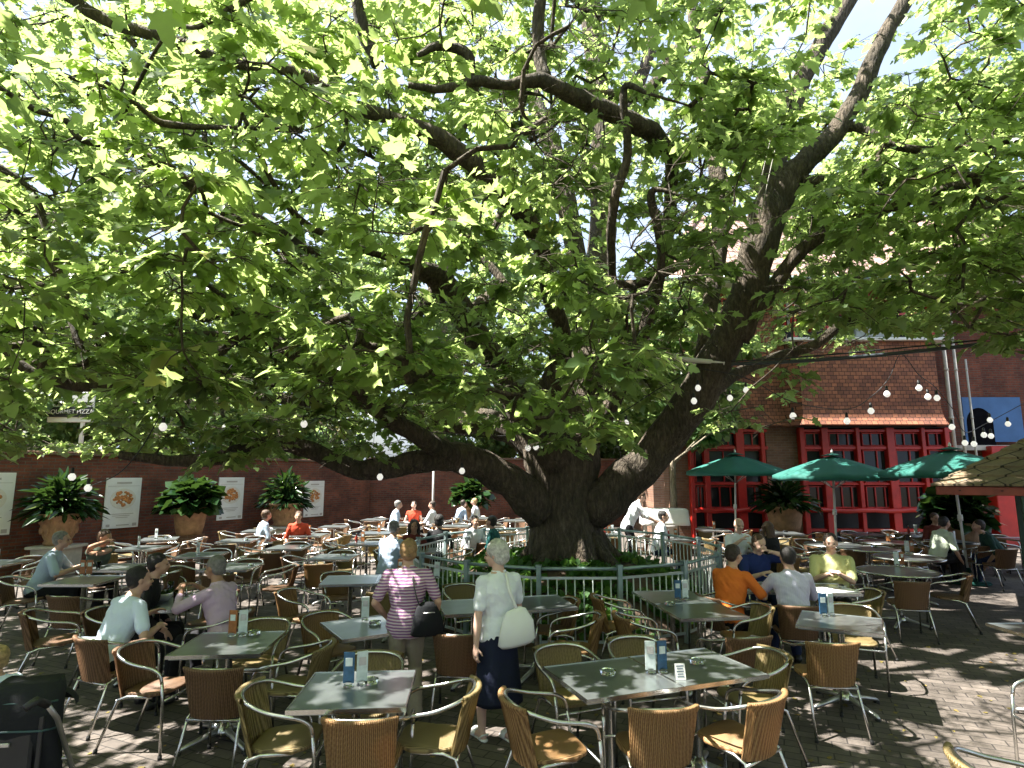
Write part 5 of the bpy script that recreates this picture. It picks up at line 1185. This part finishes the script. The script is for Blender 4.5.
M['t_taupe'] = cloth('taupe_trousers', (.3, .26, .21)); M['t_black'] = cloth('black_trousers', (.015, .015, .018)); M['t_navy'] = cloth('navy_trousers', (.02, .03, .07)); M['t_skirt'] = cloth('navy_skirt', (.014, .018, .04))
M['shoe_b'] = mat('black_shoe', (.02, .02, .02), .4); M['shoe_w'] = mat('white_sandal', (.75, .75, .72), .5); M['eye'] = mat('eye_dark', (.02, .015, .01), .2, 0, 0, 3, 0); M['lip'] = mat('lip', (.4, .14, .12), .5, 0, 0, 3, 0)

def remesh(b, vox, name, m, parent, it=3, wob=0):
    me = b.mesh(name, m); o = bpy.data.objects.new(name, me); COL.objects.link(o)
    md = o.modifiers.new('r', 'REMESH'); md.mode = 'VOXEL'; md.voxel_size = vox; md.use_smooth_shade = True
    if it: s = o.modifiers.new('s', 'SMOOTH'); s.factor = .5; s.iterations = it
    dg = bpy.context.evaluated_depsgraph_get(); dg.update(); nm = bpy.data.meshes.new_from_object(o.evaluated_get(dg))
    o.modifiers.clear(); o.data = nm; nm.name = name; nm.materials.clear(); nm.materials.append(m); o.parent = parent
    if wob and len(nm.vertices):
        co = np.empty(len(nm.vertices)*3); nm.vertices.foreach_get('co', co); co = co.reshape(-1, 3)
        no = np.empty(len(nm.vertices)*3); nm.vertices.foreach_get('normal', no); no = no.reshape(-1, 3)
        f = np.sin(co[:, 0]*17+2*np.sin(co[:, 2]*13))*np.sin(co[:, 2]*38+co[:, 1]*29+1.9*np.sin(co[:, 0]*21)+co[:, 0]*16); f2 = np.sin(co[:, 0]*90+co[:, 2]*60)*np.sin(co[:, 1]*95+co[:, 2]*40)
        co += no*(f*wob+f2*wob*.4)[:, None]; nm.vertices.foreach_set('co', co.ravel())
    nm.polygons.foreach_set('use_smooth', [True]*len(nm.polygons)); nm.update(); bpy.data.meshes.remove(me); return o
def cap(b, p, q, r0, r1, n=12):
    p, q = Vector(p), Vector(q); d = (q-p); L_ = d.length
    if L_ < 1e-5: return
    d /= L_; b.tube([p-d*r0*.85, p-d*r0*.5, p, p.lerp(q, .5), q, q+d*r1*.5, q+d*r1*.85], [r0*.5, r0*.86, r0, (r0+r1)/2, r1, r1*.86, r1*.5], n)
def ik(a, t, l1, l2, pole):
    a, t, pole = Vector(a), Vector(t), Vector(pole); d = t-a; L_ = max(.05, min(d.length, (l1+l2)*.995)); t = a+d.normalized()*L_; dn = d.normalized()
    x = (l1*l1-l2*l2+L_*L_)/(2*L_); h = math.sqrt(max(0, l1*l1-x*x)); pv = pole-dn*pole.dot(dn); pv = pv.normalized() if pv.length > 1e-5 else dn.orthogonal().normalized()
    return a+dn*x+pv*h, t
def hand(b, wr, d, n, fat, curl=.5, s=1):
    d = d.normalized(); n = (n-d*n.dot(d)); n = n.normalized() if n.length > 1e-4 else d.orthogonal().normalized(); sd = d.cross(n).normalized()*s
    pc = wr+d*.05; X = Matrix((sd, d, n)).transposed(); b.ell(pc, (.04, .052, .016+fat*.3), X, 12, 7); cap(b, wr, pc, .026, .022, 10)
    for i, (off, ln) in enumerate(((-.028, .066), (-.0095, .075), (.0095, .07), (.028, .055))):
        p0 = wr+d*(.088-abs(off)*.25)+sd*off; a = curl*.5; e = (d*math.cos(a)+n*math.sin(a)+sd*off*2.5).normalized(); p1 = p0+e*ln*.5
        a = curl*1.6; e = (d*math.cos(a)+n*math.sin(a)+sd*off*1.5).normalized(); p2 = p1+e*ln*.5; cap(b, p0-d*.015, p1, .0078+fat, .0074+fat, 8); cap(b, p1, p2, .0074+fat, .0062+fat, 8)
    p0 = wr+d*.028-sd*.03; p1 = p0+(d*.6-sd*.75+n*.35).normalized()*.038; p2 = p1+(d*.85-sd*.15+n*.5).normalized()*.03
    cap(b, p0, p1, .0115+fat, .0095+fat, 8); cap(b, p1, p2, .0095+fat, .0075+fat, 8)
def person(label, X, Y, face, seated=True, h=1.7, female=False, shirt='s_white', sleeve=.5, legs='t_black', skirt=None, hair='short', hc='dark', lean=12, head=(0, 0), lh=None, rh=None, lf=None, rf=None, vox=.011,
           skin='skin', shoe='shoe_b', raw=False, seat=.46, tie=None, ground=0, bulk=1.0, kneex=.12, curl=.5):
    p = Vector((X, Y, 0)) if raw else G(X, Y); p.z = ground
    t = empty('person', p, R(face-90), label, 'person'); k = h/1.72; t.scale = (k, k, k)
    fat = .0028 if vox > .009 else .001; bw = bulk*(.93 if female else 1.0)
    pz = (seat+.045)/k if seated else .93; py = -.06 if seated else 0
    a = R(lean); pel = Vector((0, py, pz))
    def S(z, y=0, x=0): v = Vector((x, y*math.cos(a)+z*math.sin(a), z*math.cos(a)-y*math.sin(a))); return pel+v
    fr = Vector((0, math.cos(a), -math.sin(a))); sdv = Vector((1, 0, 0)); up = Vector((0, math.sin(a), math.cos(a)))
    hipw = .165 if female else .155
    def torso(b, g, low=-.10, top=True):
        b.loft([(S(low), (hipw-.04)*bw+g, .09+g, sdv, fr), (S(-.03), hipw*bw+g, .115*bw+g, sdv, fr), (S(.08), (hipw-.01)*bw+g, .115*bw+g, sdv, fr), (S(.17, .005), (.128 if female else .142)*bw+g, .10*bw+g, sdv, fr),
                (S(.28, .01), .148*bw+g, .112*bw+g+(.01 if female else 0), sdv, fr), (S(.38, .005), .168*bw+g, .115*bw+g+(.012 if female else 0), sdv, fr), (S(.46), .172*bw+g, .095+g, sdv, fr), (S(.51, -.005), .135*bw+g, .075+g*.6, sdv, fr), (S(.545, -.005), .08+g*.5, .062+g*.4, sdv, fr)]+([(S(.575, 0), .058, .056, sdv, fr)] if top else []), 20)
    shl = [S(.475, -.005, s*.17*bw) for s in (-1, 1)]
    # arms
    wl, el_ = [], []
    dflt = [S(.02, .1, -.24), S(.02, .1, .24)] if not seated else [S(.12, .32, -.18), S(.12, .32, .18)]
    for i, tg in enumerate((lh, rh)):
        s = -1 if i == 0 else 1; tg = Vector(tg) if tg is not None else dflt[i]
        e, w_ = ik(shl[i], tg, .295, .255, Vector((s*.6, -.5, -.5))); el_.append(e); wl.append(w_)
    hips = [pel+Vector((s*.088, .0, -.03)) for s in (-1, 1)]; kn, an = [], []
    for i, ft in enumerate((lf, rf)):
        s = -1 if i == 0 else 1
        if ft is None: ft = (s*kneex, .36 if i else .42, .08) if seated else (s*.095, .02 if i else -.03, .08)
        e, w_ = ik(hips[i], Vector(ft), .43, .42, Vector((0, 1, .25 if seated else .1))); kn.append(e); an.append(w_)
    hy, hp = R(head[0]), R(head[1]); nb = S(.55, 0); neck = S(.60, .012)
    hm = Matrix.Rotation(hy, 3, 'Z') @ Matrix.Rotation(hp, 3, 'X'); hf = hm @ Vector((0, 1, 0)); hu = hm @ Vector((0, 0, 1)); hs = hm @ Vector((1, 0, 0))
    HC = neck+hu*.105+hf*.018; HM = Matrix((hs, hf, hu)).transposed()
    def hl(x, y, z): return HC+hs*x+hf*y+hu*z
    b = MB(); torso(b, 0); cap(b, S(.52), neck+hu*.02, .058, .054)
    b.ell(hl(0, -.012, .022), (.076, .094, .092), HM, 18, 12); b.ell(hl(0, .018, -.03), (.062, .074, .078), HM, 16, 10); b.ell(hl(0, .05, -.082), (.032, .03, .026), HM, 10, 7)
    cap(b, hl(0, .088, .0), hl(0, .103, -.028), .009, .0135, 8); b.ell(hl(0, .082, .022), (.05, .013, .010), HM, 10, 6); b.ell(hl(0, .083, -.055), (.022, .011, .012), HM, 10, 6)
    for s in (-1, 1): b.ell(hl(s*.078, -.006, -.008), (.010, .018, .031), HM, 8, 6); b.ell(hl(s*.038, .07, -.03), (.02, .02, .02), HM, 8, 6)
    for i in (0, 1):
        s = -1 if i == 0 else 1
        cap(b, shl[i]-Vector((s*.03, 0, 0)), shl[i], .055, .056); cap(b, shl[i], el_[i], .049*bw, .037); cap(b, el_[i], el_[i].lerp(wl[i], .35), .037, .038); cap(b, el_[i].lerp(wl[i], .35), wl[i], .038, .025)
        d = (wl[i]-el_[i]).normalized(); hand(b, wl[i], d, Vector((-s*.5, 0, -1)) if seated else Vector((-s, .2, 0)), fat, curl, s)
        cap(b, hips[i], kn[i], .083*bw, .056); cap(b, kn[i], kn[i].lerp(an[i], .3), .054, .056); cap(b, kn[i].lerp(an[i], .3), an[i], .055, .036)
        b.loft([(an[i]+Vector((0, -.055, -.045)), .022, .02, sdv, Vector((0, 0, 1))), (an[i]+Vector((0, -.035, -.04)), .034, .034, sdv, Vector((0, 0, 1))), (an[i]+Vector((0, .04, -.035)), .036, .036, sdv, Vector((0, 0, 1))), (an[i]+Vector((s*.006, .13, -.052)), .042, .022, sdv, Vector((0, 0, 1))), (an[i]+Vector((s*.006, .18, -.06)), .03, .014, sdv, Vector((0, 0, 1)))], 12)
    remesh(b, vox, 'body', M[skin], t, 3 if vox > .009 else 2)
    # clothes
    b = MB(); torso(b, .02, -.13 if not seated else -.07, False)
    for i in (0, 1):
        s = -1 if i == 0 else 1; cap(b, shl[i]-Vector((s*.04, 0, 0)), shl[i], .062, .061)
        if sleeve > 0:
            q = shl[i].lerp(el_[i], min(1, sleeve*2)); cap(b, shl[i], q, .060*min(bw, 1.06), .050+.010*(sleeve < .5))
            if sleeve > .5: cap(b, el_[i], el_[i].lerp(wl[i], (sleeve-.5)*2*.93), .052, .036)
    if sleeve > .5 or 'tee' not in shirt: b.loft([(S(.53), .075, .065, sdv, fr), (S(.568, .0), .068, .064, sdv, fr)], 14)
    sh = remesh(b, vox, 'shirt', M[shirt], t, 2, .004)
    if tie: b = MB(); b.loft([(S(.53, .075), .018, .008, sdv, fr), (S(.46, .115), .02, .008, sdv, fr), (S(.2, .14), .035, .008, sdv, fr), (S(.12, .14), .01, .006, sdv, fr)], 8); b.build('tie', M[tie], sh)
    b = MB()
    if skirt:
        z0 = pel.z+.12; n_ = 26
        if seated: secs = None
        rows = []
        for z, r_ in ((z0, .145), (z0-.12, .175), (z0-.3, .19), (z0-.5, .21), (z0-.66, .235), (z0-.70, .24), (z0-.69, .22), (z0-.4, .17)):
            rows.append([Vector((math.cos(2*PI*q/n_)*r_*(1+.05*math.sin(7*2*PI*q/n_)*(z < z0-.2)), py+math.sin(2*PI*q/n_)*r_*.82*(1+.05*math.sin(5*2*PI*q/n_+1)*(z < z0-.2)), z)) for q in range(n_)])
        b.rings(rows); b.build('skirt', M[skirt], t)
    else:
        b.loft([(S(-.12), .1*bw, .09, sdv, fr), (S(-.03), (hipw+.010)*bw, .125*bw, sdv, fr), (S(.05), (hipw+.004)*bw, .12*bw, sdv, fr), (S(.08), (hipw-.02)*bw, .10*bw, sdv, fr)], 18)
        for i in (0, 1): cap(b, hips[i], kn[i], .097*bw, .07); cap(b, kn[i], an[i]+Vector((0, 0, .02)), .07, .056 if not female else .085)
        remesh(b, vox, 'trousers', M[legs], t, 3, .003)
    for i in (0, 1):
        s = -1 if i == 0 else 1; b = MB(); z = Vector((0, 0, 1)); o_ = an[i]
        if shoe == 'shoe_w':
            b.loft([(o_+Vector((0, -.075, -.072)), .02, .008, sdv, z), (o_+Vector((0, -.05, -.070)), .038, .010, sdv, z), (o_+Vector((0, .05, -.070)), .036, .010, sdv, z), (o_+Vector((0, .15, -.070)), .05, .010, sdv, z), (o_+Vector((0, .2, -.070)), .02, .008, sdv, z)], 12)
            b.tube([o_+Vector((-.05, .10, -.06)), o_+Vector((-.035, .10, -.02)), o_+Vector((0, .1, -.008)), o_+Vector((.035, .10, -.02)), o_+Vector((.05, .10, -.06))], .016, 8, flat=2.2)
            b.tube([o_+Vector((-.04, -.01, -.06)), o_+Vector((-.03, -.06, -.02)), o_+Vector((.03, -.06, -.02)), o_+Vector((.04, -.01, -.06))], .008, 6); b.build('sandal', M[shoe], t)
        else:
            b.loft([(o_+Vector((0, -.075, -.045)), .025, .03, sdv, z), (o_+Vector((0, -.05, -.035)), .042, .045, sdv, z), (o_+Vector((0, .04, -.035)), .043, .045, sdv, z), (o_+Vector((0, .14, -.052)), .05, .028, sdv, z), (o_+Vector((0, .205, -.058)), .03, .018, sdv, z)], 14); b.build('shoe', M[shoe], t)
    # face
    for s in (-1, 1):
        b = MB(); b.ell(hl(s*.031, .083, -.002), (.0125, .006, .0065), HM, 10, 6); b.build('eye', M['eye'], t)
    b = MB(); b.ell(hl(0, .0945, -.056), (.021, .006, .0055), HM, 10, 6); b.build('mouth', M['lip'], t)
    if hair != 'bald':
        b = MB(); b.ell(hl(0, -.027, .036), (.085, .098, .092), HM, 20, 12)
        if hair == 'bun': b.ell(hl(0, -.04, .03), (.09, .1, .1), HM, 18, 12); b.ell(hl(0, -.05, -.03), (.085, .075, .07), HM, 16, 9)
        if hair == 'curly': b.ell(hl(0, -.03, .045), (.1, .112, .104), HM, 18, 12); b.ell(hl(0, -.055, -.02), (.094, .082, .08), HM, 16, 9)
        if hair == 'short': b.ell(hl(0, -.05, -.01), (.079, .062, .07), HM, 16, 9)
        if hair == 'long':
            b.ell(hl(0, -.03, .03), (.094, .103, .1), HM, 18, 12); b.loft([(hl(0, -.06, .04), .085, .06, hs, hf), (hl(0, -.075, -.06), .1, .055, hs, hf), (hl(0, -.085, -.16), .11, .045, hs, hf), (hl(0, -.08, -.25), .08, .03, hs, hf)], 14)
            for s in (-1, 1): cap(b, hl(s*.085, .0, .03), hl(s*.095, .0, -.14), .03, .025)
        remesh(b, max(.007, vox*.8), 'hair', M['hair_'+hc], t, 2, .003)
    elif hc:
        b = MB(); b.loft([(hl(0, -.045, .0), .083, .07, hs, hf), (hl(0, -.05, -.05), .074, .062, hs, hf)], 16); remesh(b, .008, 'hair', M['hair_'+hc], t, 2, .002)
    return t
def strap(pts, r, m, name, parent): b = MB(); b.tube(smoothpath(pts, 4), r, 6, flat=2.2); return b.build(name, m, parent)

# the two standing women
c = on(404, 722); w1 = person('standing woman in pink striped top and taupe trousers, seen from behind', c.x, c.y, 97, False, 1.5, True, 's_stripe', .38, 't_taupe', hair='bun', hc='ginger', lean=0, head=(14, -4), lh=(-.22, .12, .98), rh=(.27, .06, .92), vox=.008, raw=True, bulk=1.2)
bagp = c+Vector((.2, -.10, -.05)); t = empty('handbag', bagp, R(20), 'black shoulder bag hanging on the arm of the woman in stripes', 'handbag'); b = MB()
b.loft([(Vector((0, 0, .78)), .12, .03, Vector((1, 0, 0)), Vector((0, 1, 0))), (Vector((0, 0, .80)), .15, .055, Vector((1, 0, 0)), Vector((0, 1, 0))), (Vector((0, 0, .92)), .13, .055, Vector((1, 0, 0)), Vector((0, 1, 0))), (Vector((-.01, 0, 1.02)), .09, .035, Vector((1, 0, 0)), Vector((0, 1, 0))), (Vector((-.01, 0, 1.06)), .05, .015, Vector((1, 0, 0)), Vector((0, 1, 0)))], 18); b.build('bag', M['blackcloth'], t)
strap([(-.05, .0, .98), (-.1, -.0, 1.1), (-.13, .03, 1.235), (-.115, .1, 1.27), (-.08, .15, 1.2), (.0, .12, 1.06), (.03, .02, .98)], .006, M['black'], 'strap', t)
b = MB(); b.tube([(-.05, -.055, .98), (.05, -.055, .98)], .004, 6); b.build('zip', M['alu_dull'], t)
c = on(498, 742); w2 = person('white haired woman standing in white top and long navy skirt', c.x, c.y, 122, False, 1.52, True, 's_white', .36, skirt='t_skirt', hair='curly', hc='white', lean=0, head=(42, -4), lh=(-.25, -.03, .86), rh=(.15, .28, 1.05), vox=.008, raw=True, shoe='shoe_w', bulk=1.1, lf=(-.1, .12, .08), rf=(.1, -.08, .08), skin='skin_pale')
t = empty('handbag', c+Vector((.15, -.12, -.04)), R(26), 'white leather shoulder bag hanging at the side of the white haired woman', 'handbag'); b = MB()
b.loft([(Vector((0, 0, .80)), .13, .04, Vector((1, 0, .1)), Vector((0, 1, 0))), (Vector((0, 0, .83)), .165, .06, Vector((1, 0, .1)), Vector((0, 1, 0))), (Vector((0, 0, .95)), .15, .055, Vector((1, 0, .2)), Vector((0, 1, 0))), (Vector((-.02, 0, 1.05)), .10, .03, Vector((1, 0, .3)), Vector((0, 1, 0))), (Vector((-.03, 0, 1.08)), .06, .012, Vector((1, 0, .3)), Vector((0, 1, 0)))], 18); b.build('bag', M['white_paint'], t)
strap([(.02, .0, 1.04), (-.03, -.01, 1.13), (-.07, .0, 1.24), (-.05, .1, 1.35), (-.02, .19, 1.27), (.0, .15, 1.12)], .007, M['white_paint'], 'strap', t)

# seated groups in front
person('seated man in white T-shirt with his back to the viewer', -3.5, 5.42, 62, h=1.7, shirt='s_tee', sleeve=.36, lean=24, head=(-22, 0), hc='black', lh=(-.15, .42, .80), rh=(.2, .30, .74), vox=.009)
person('grey haired man in lilac shirt eating at the left', -2.83, 6.05, 165, h=1.7, shirt='s_lilac', sleeve=.85, lean=14, head=(0, -6), hc='grey', lh=(-.1, .42, .98), rh=(.12, .4, .97), vox=.009, curl=.9, skin='skin_tan')
person('dark haired person in black leaning beside the man in white T-shirt', -3.85, 6.4, 20, h=1.68, shirt='s_black', sleeve=.9, lean=18, hc='black', vox=.011)
person('grey haired man in pale blue shirt seated at the left edge', -6.5, 8.6, 25, h=1.76, shirt='s_blue', sleeve=.45, lean=20, hc='grey', head=(-10, 0), lh=(-.1, .45, .8), rh=(.22, .42, .8))
person('woman in brown leaning her head on her hand at the left', -6.4, 9.5, -25, h=1.68, female=True, shirt='s_olive', sleeve=.0, lean=22, hair='bun', hc='brown', lh=(.28, .45, .98), rh=(.05, .32, 1.12), skin='skin_tan', head=(10, -10))
person('dark haired man in orange shirt by the railing end', 2.46, 7.0, 38, h=1.7, shirt='s_orange', sleeve=.42, lean=14, hc='dark', head=(-12, -4), lh=(-.15, .42, .8), rh=(.2, .42, .78), vox=.01, bulk=1.08)
person('man in navy polo shirt with one hand at his ear', 3.3, 8.45, -86, h=1.76, shirt='s_navy', sleeve=.38, legs='t_navy', lean=20, hc='brown', head=(8, -12), lh=(-.14, .27, 1.05), rh=(.1, .42, .80), vox=.01, skin='skin_pale')
person('man in striped lilac shirt with his back to the viewer', 3.06, 6.75, 84, h=1.7, shirt='s_lstripe', sleeve=.75, lean=12, hc='black', head=(6, 0), lh=(-.2, .42, .8), rh=(.18, .42, .78), vox=.01, legs='t_navy', bulk=1.05)
person('heavy man in yellow green shirt facing the viewer', 4.2, 8.12, -112, h=1.76, shirt='s_yellow', sleeve=.42, lean=10, hc='dark', head=(0, -4), lh=(-.04, .36, .84), rh=(.06, .38, .84), vox=.01, bulk=1.18, skin='skin_pale')
person('bald man in white shirt behind the man in navy', 4.0, 11.0, -80, h=1.78, shirt='s_white', sleeve=.42, lean=12, hair='bald', hc=None, head=(-10, -8), lh=(-.06, .36, .86), rh=(.12, .34, .95), skin='skin_pale', bulk=1.05)
person('long haired woman in black beside the bald man', 4.5, 10.7, 120, h=1.66, female=True, shirt='s_black', sleeve=.1, lean=12, hair='long', hc='brown', skin='skin_tan')
# right, under the kiosk
person('man in pale mint shirt in the shade behind the leaning parasol pole', 8.25, 12.0, 8, h=1.74, shirt='s_mint', sleeve=.45, lean=22, hc='black', vox=.013)
person('person in dark green top leaning forward under the kiosk edge', 9.35, 11.9, 160, h=1.74, shirt='s_green', sleeve=.6, lean=34, hc='dark', legs='t_navy', vox=.013)
person('dark haired companion in brown top facing the one in green', 9.0, 13.2, -95, h=1.68, shirt='s_dred', sleeve=.5, lean=12, hc='brown', vox=.013)
# middle distance, left of the trunk
person('man in light blue shirt with his back to the viewer behind the sunlit tables', -2.02, 10.2, 60, h=1.78, shirt='s_blue', sleeve=.5, lean=14, hc='grey', vox=.013, bulk=1.08)
person('dark haired woman in dark red facing the viewer', -1.78, 11.2, -80, h=1.68, female=True, shirt='s_dred', sleeve=.3, lean=12, hair='long', hc='dark', vox=.013, skin='skin_tan')
person('black haired diner behind the corner of the railing', -1.42, 12.0, 100, h=1.7, shirt='s_black', sleeve=.5, lean=8, hair='curly', hc='black', vox=.013)
person('woman in white blouse seated behind the railing left of the trunk', -.8, 12.5, -60, h=1.68, female=True, shirt='s_white', sleeve=.5, lean=16, hair='bun', hc='dark', vox=.013)
person('dark haired woman in teal behind the railing by the trunk', -.35, 12.1, 165, h=1.68, female=True, shirt='s_teal', sleeve=.5, lean=10, hair='bun', hc='black', vox=.013)
person('diner in pale blue before the third urn', -5.65, 14.0, 40, h=1.7, shirt='s_blue', sleeve=.5, lean=12, hair='bun', hc='brown', vox=.014)
person('diner in red under the poster wall', -4.85, 14.1, -80, h=1.7, shirt='s_red', sleeve=.5, lean=20, hc='brown', vox=.014)
person('grey haired man in pale blue leaning right at the back', -3.35, 17.6, 10, h=1.78, shirt='s_blue', sleeve=.5, lean=14, hc='grey', vox=.016, seat=.5)
person('person in pink with face to the viewer at the back', -2.95, 18.6, -90, h=1.7, shirt='s_red', sleeve=.1, lean=8, hc='dark', vox=.016, skin='skin_pale')
person('man in white shirt leaning back at the far tables', -2.45, 18.2, 170, h=1.74, shirt='s_white', sleeve=.6, lean=-6, hc='dark', vox=.016)
person('person in blue shirt at the far wall', -1.75, 20.2, 40, h=1.74, shirt='s_blue', sleeve=.5, lean=24, hc='dark', vox=.016)
person('person in white shirt at the far wall', -1.2, 20.6, 170, h=1.74, shirt='s_white', sleeve=.5, lean=10, hc='blond', vox=.016)
# right of the trunk
c = atY(628, 540, 14.2); person('waiter in white shirt and dark tie bending over a table', c.x, c.y, -2, False, 1.78, shirt='s_white', sleeve=.55, lean=28, hc='brown', head=(0, -18), lh=(-.1, .6, 1.02), rh=(.15, .62, 1.0), tie='t_navy', vox=.013, raw=True, skin='skin_pale')
person('man in white shirt seated beyond the right side of the railing', 3.15, 13.2, -12, h=1.78, shirt='s_white', sleeve=.5, lean=12, hc='black', vox=.013, legs='t_navy', head=(-8, 0))
# child by the pushchair
c = on(-2, 655, .96); chair(c.x-.02, c.y-.06, 140, 'chair at the left edge holding the fair haired child', 'wick_brown', raw=True)
person('fair haired child in pale blue at the left edge', c.x, c.y, 140, h=1.05, shirt='s_tee', sleeve=.4, lean=5, hair='curly', hc='blond', raw=True, vox=.011, kneex=.07, lf=(-.1, .5, .42), rf=(.1, .5, .42), legs='t_navy')
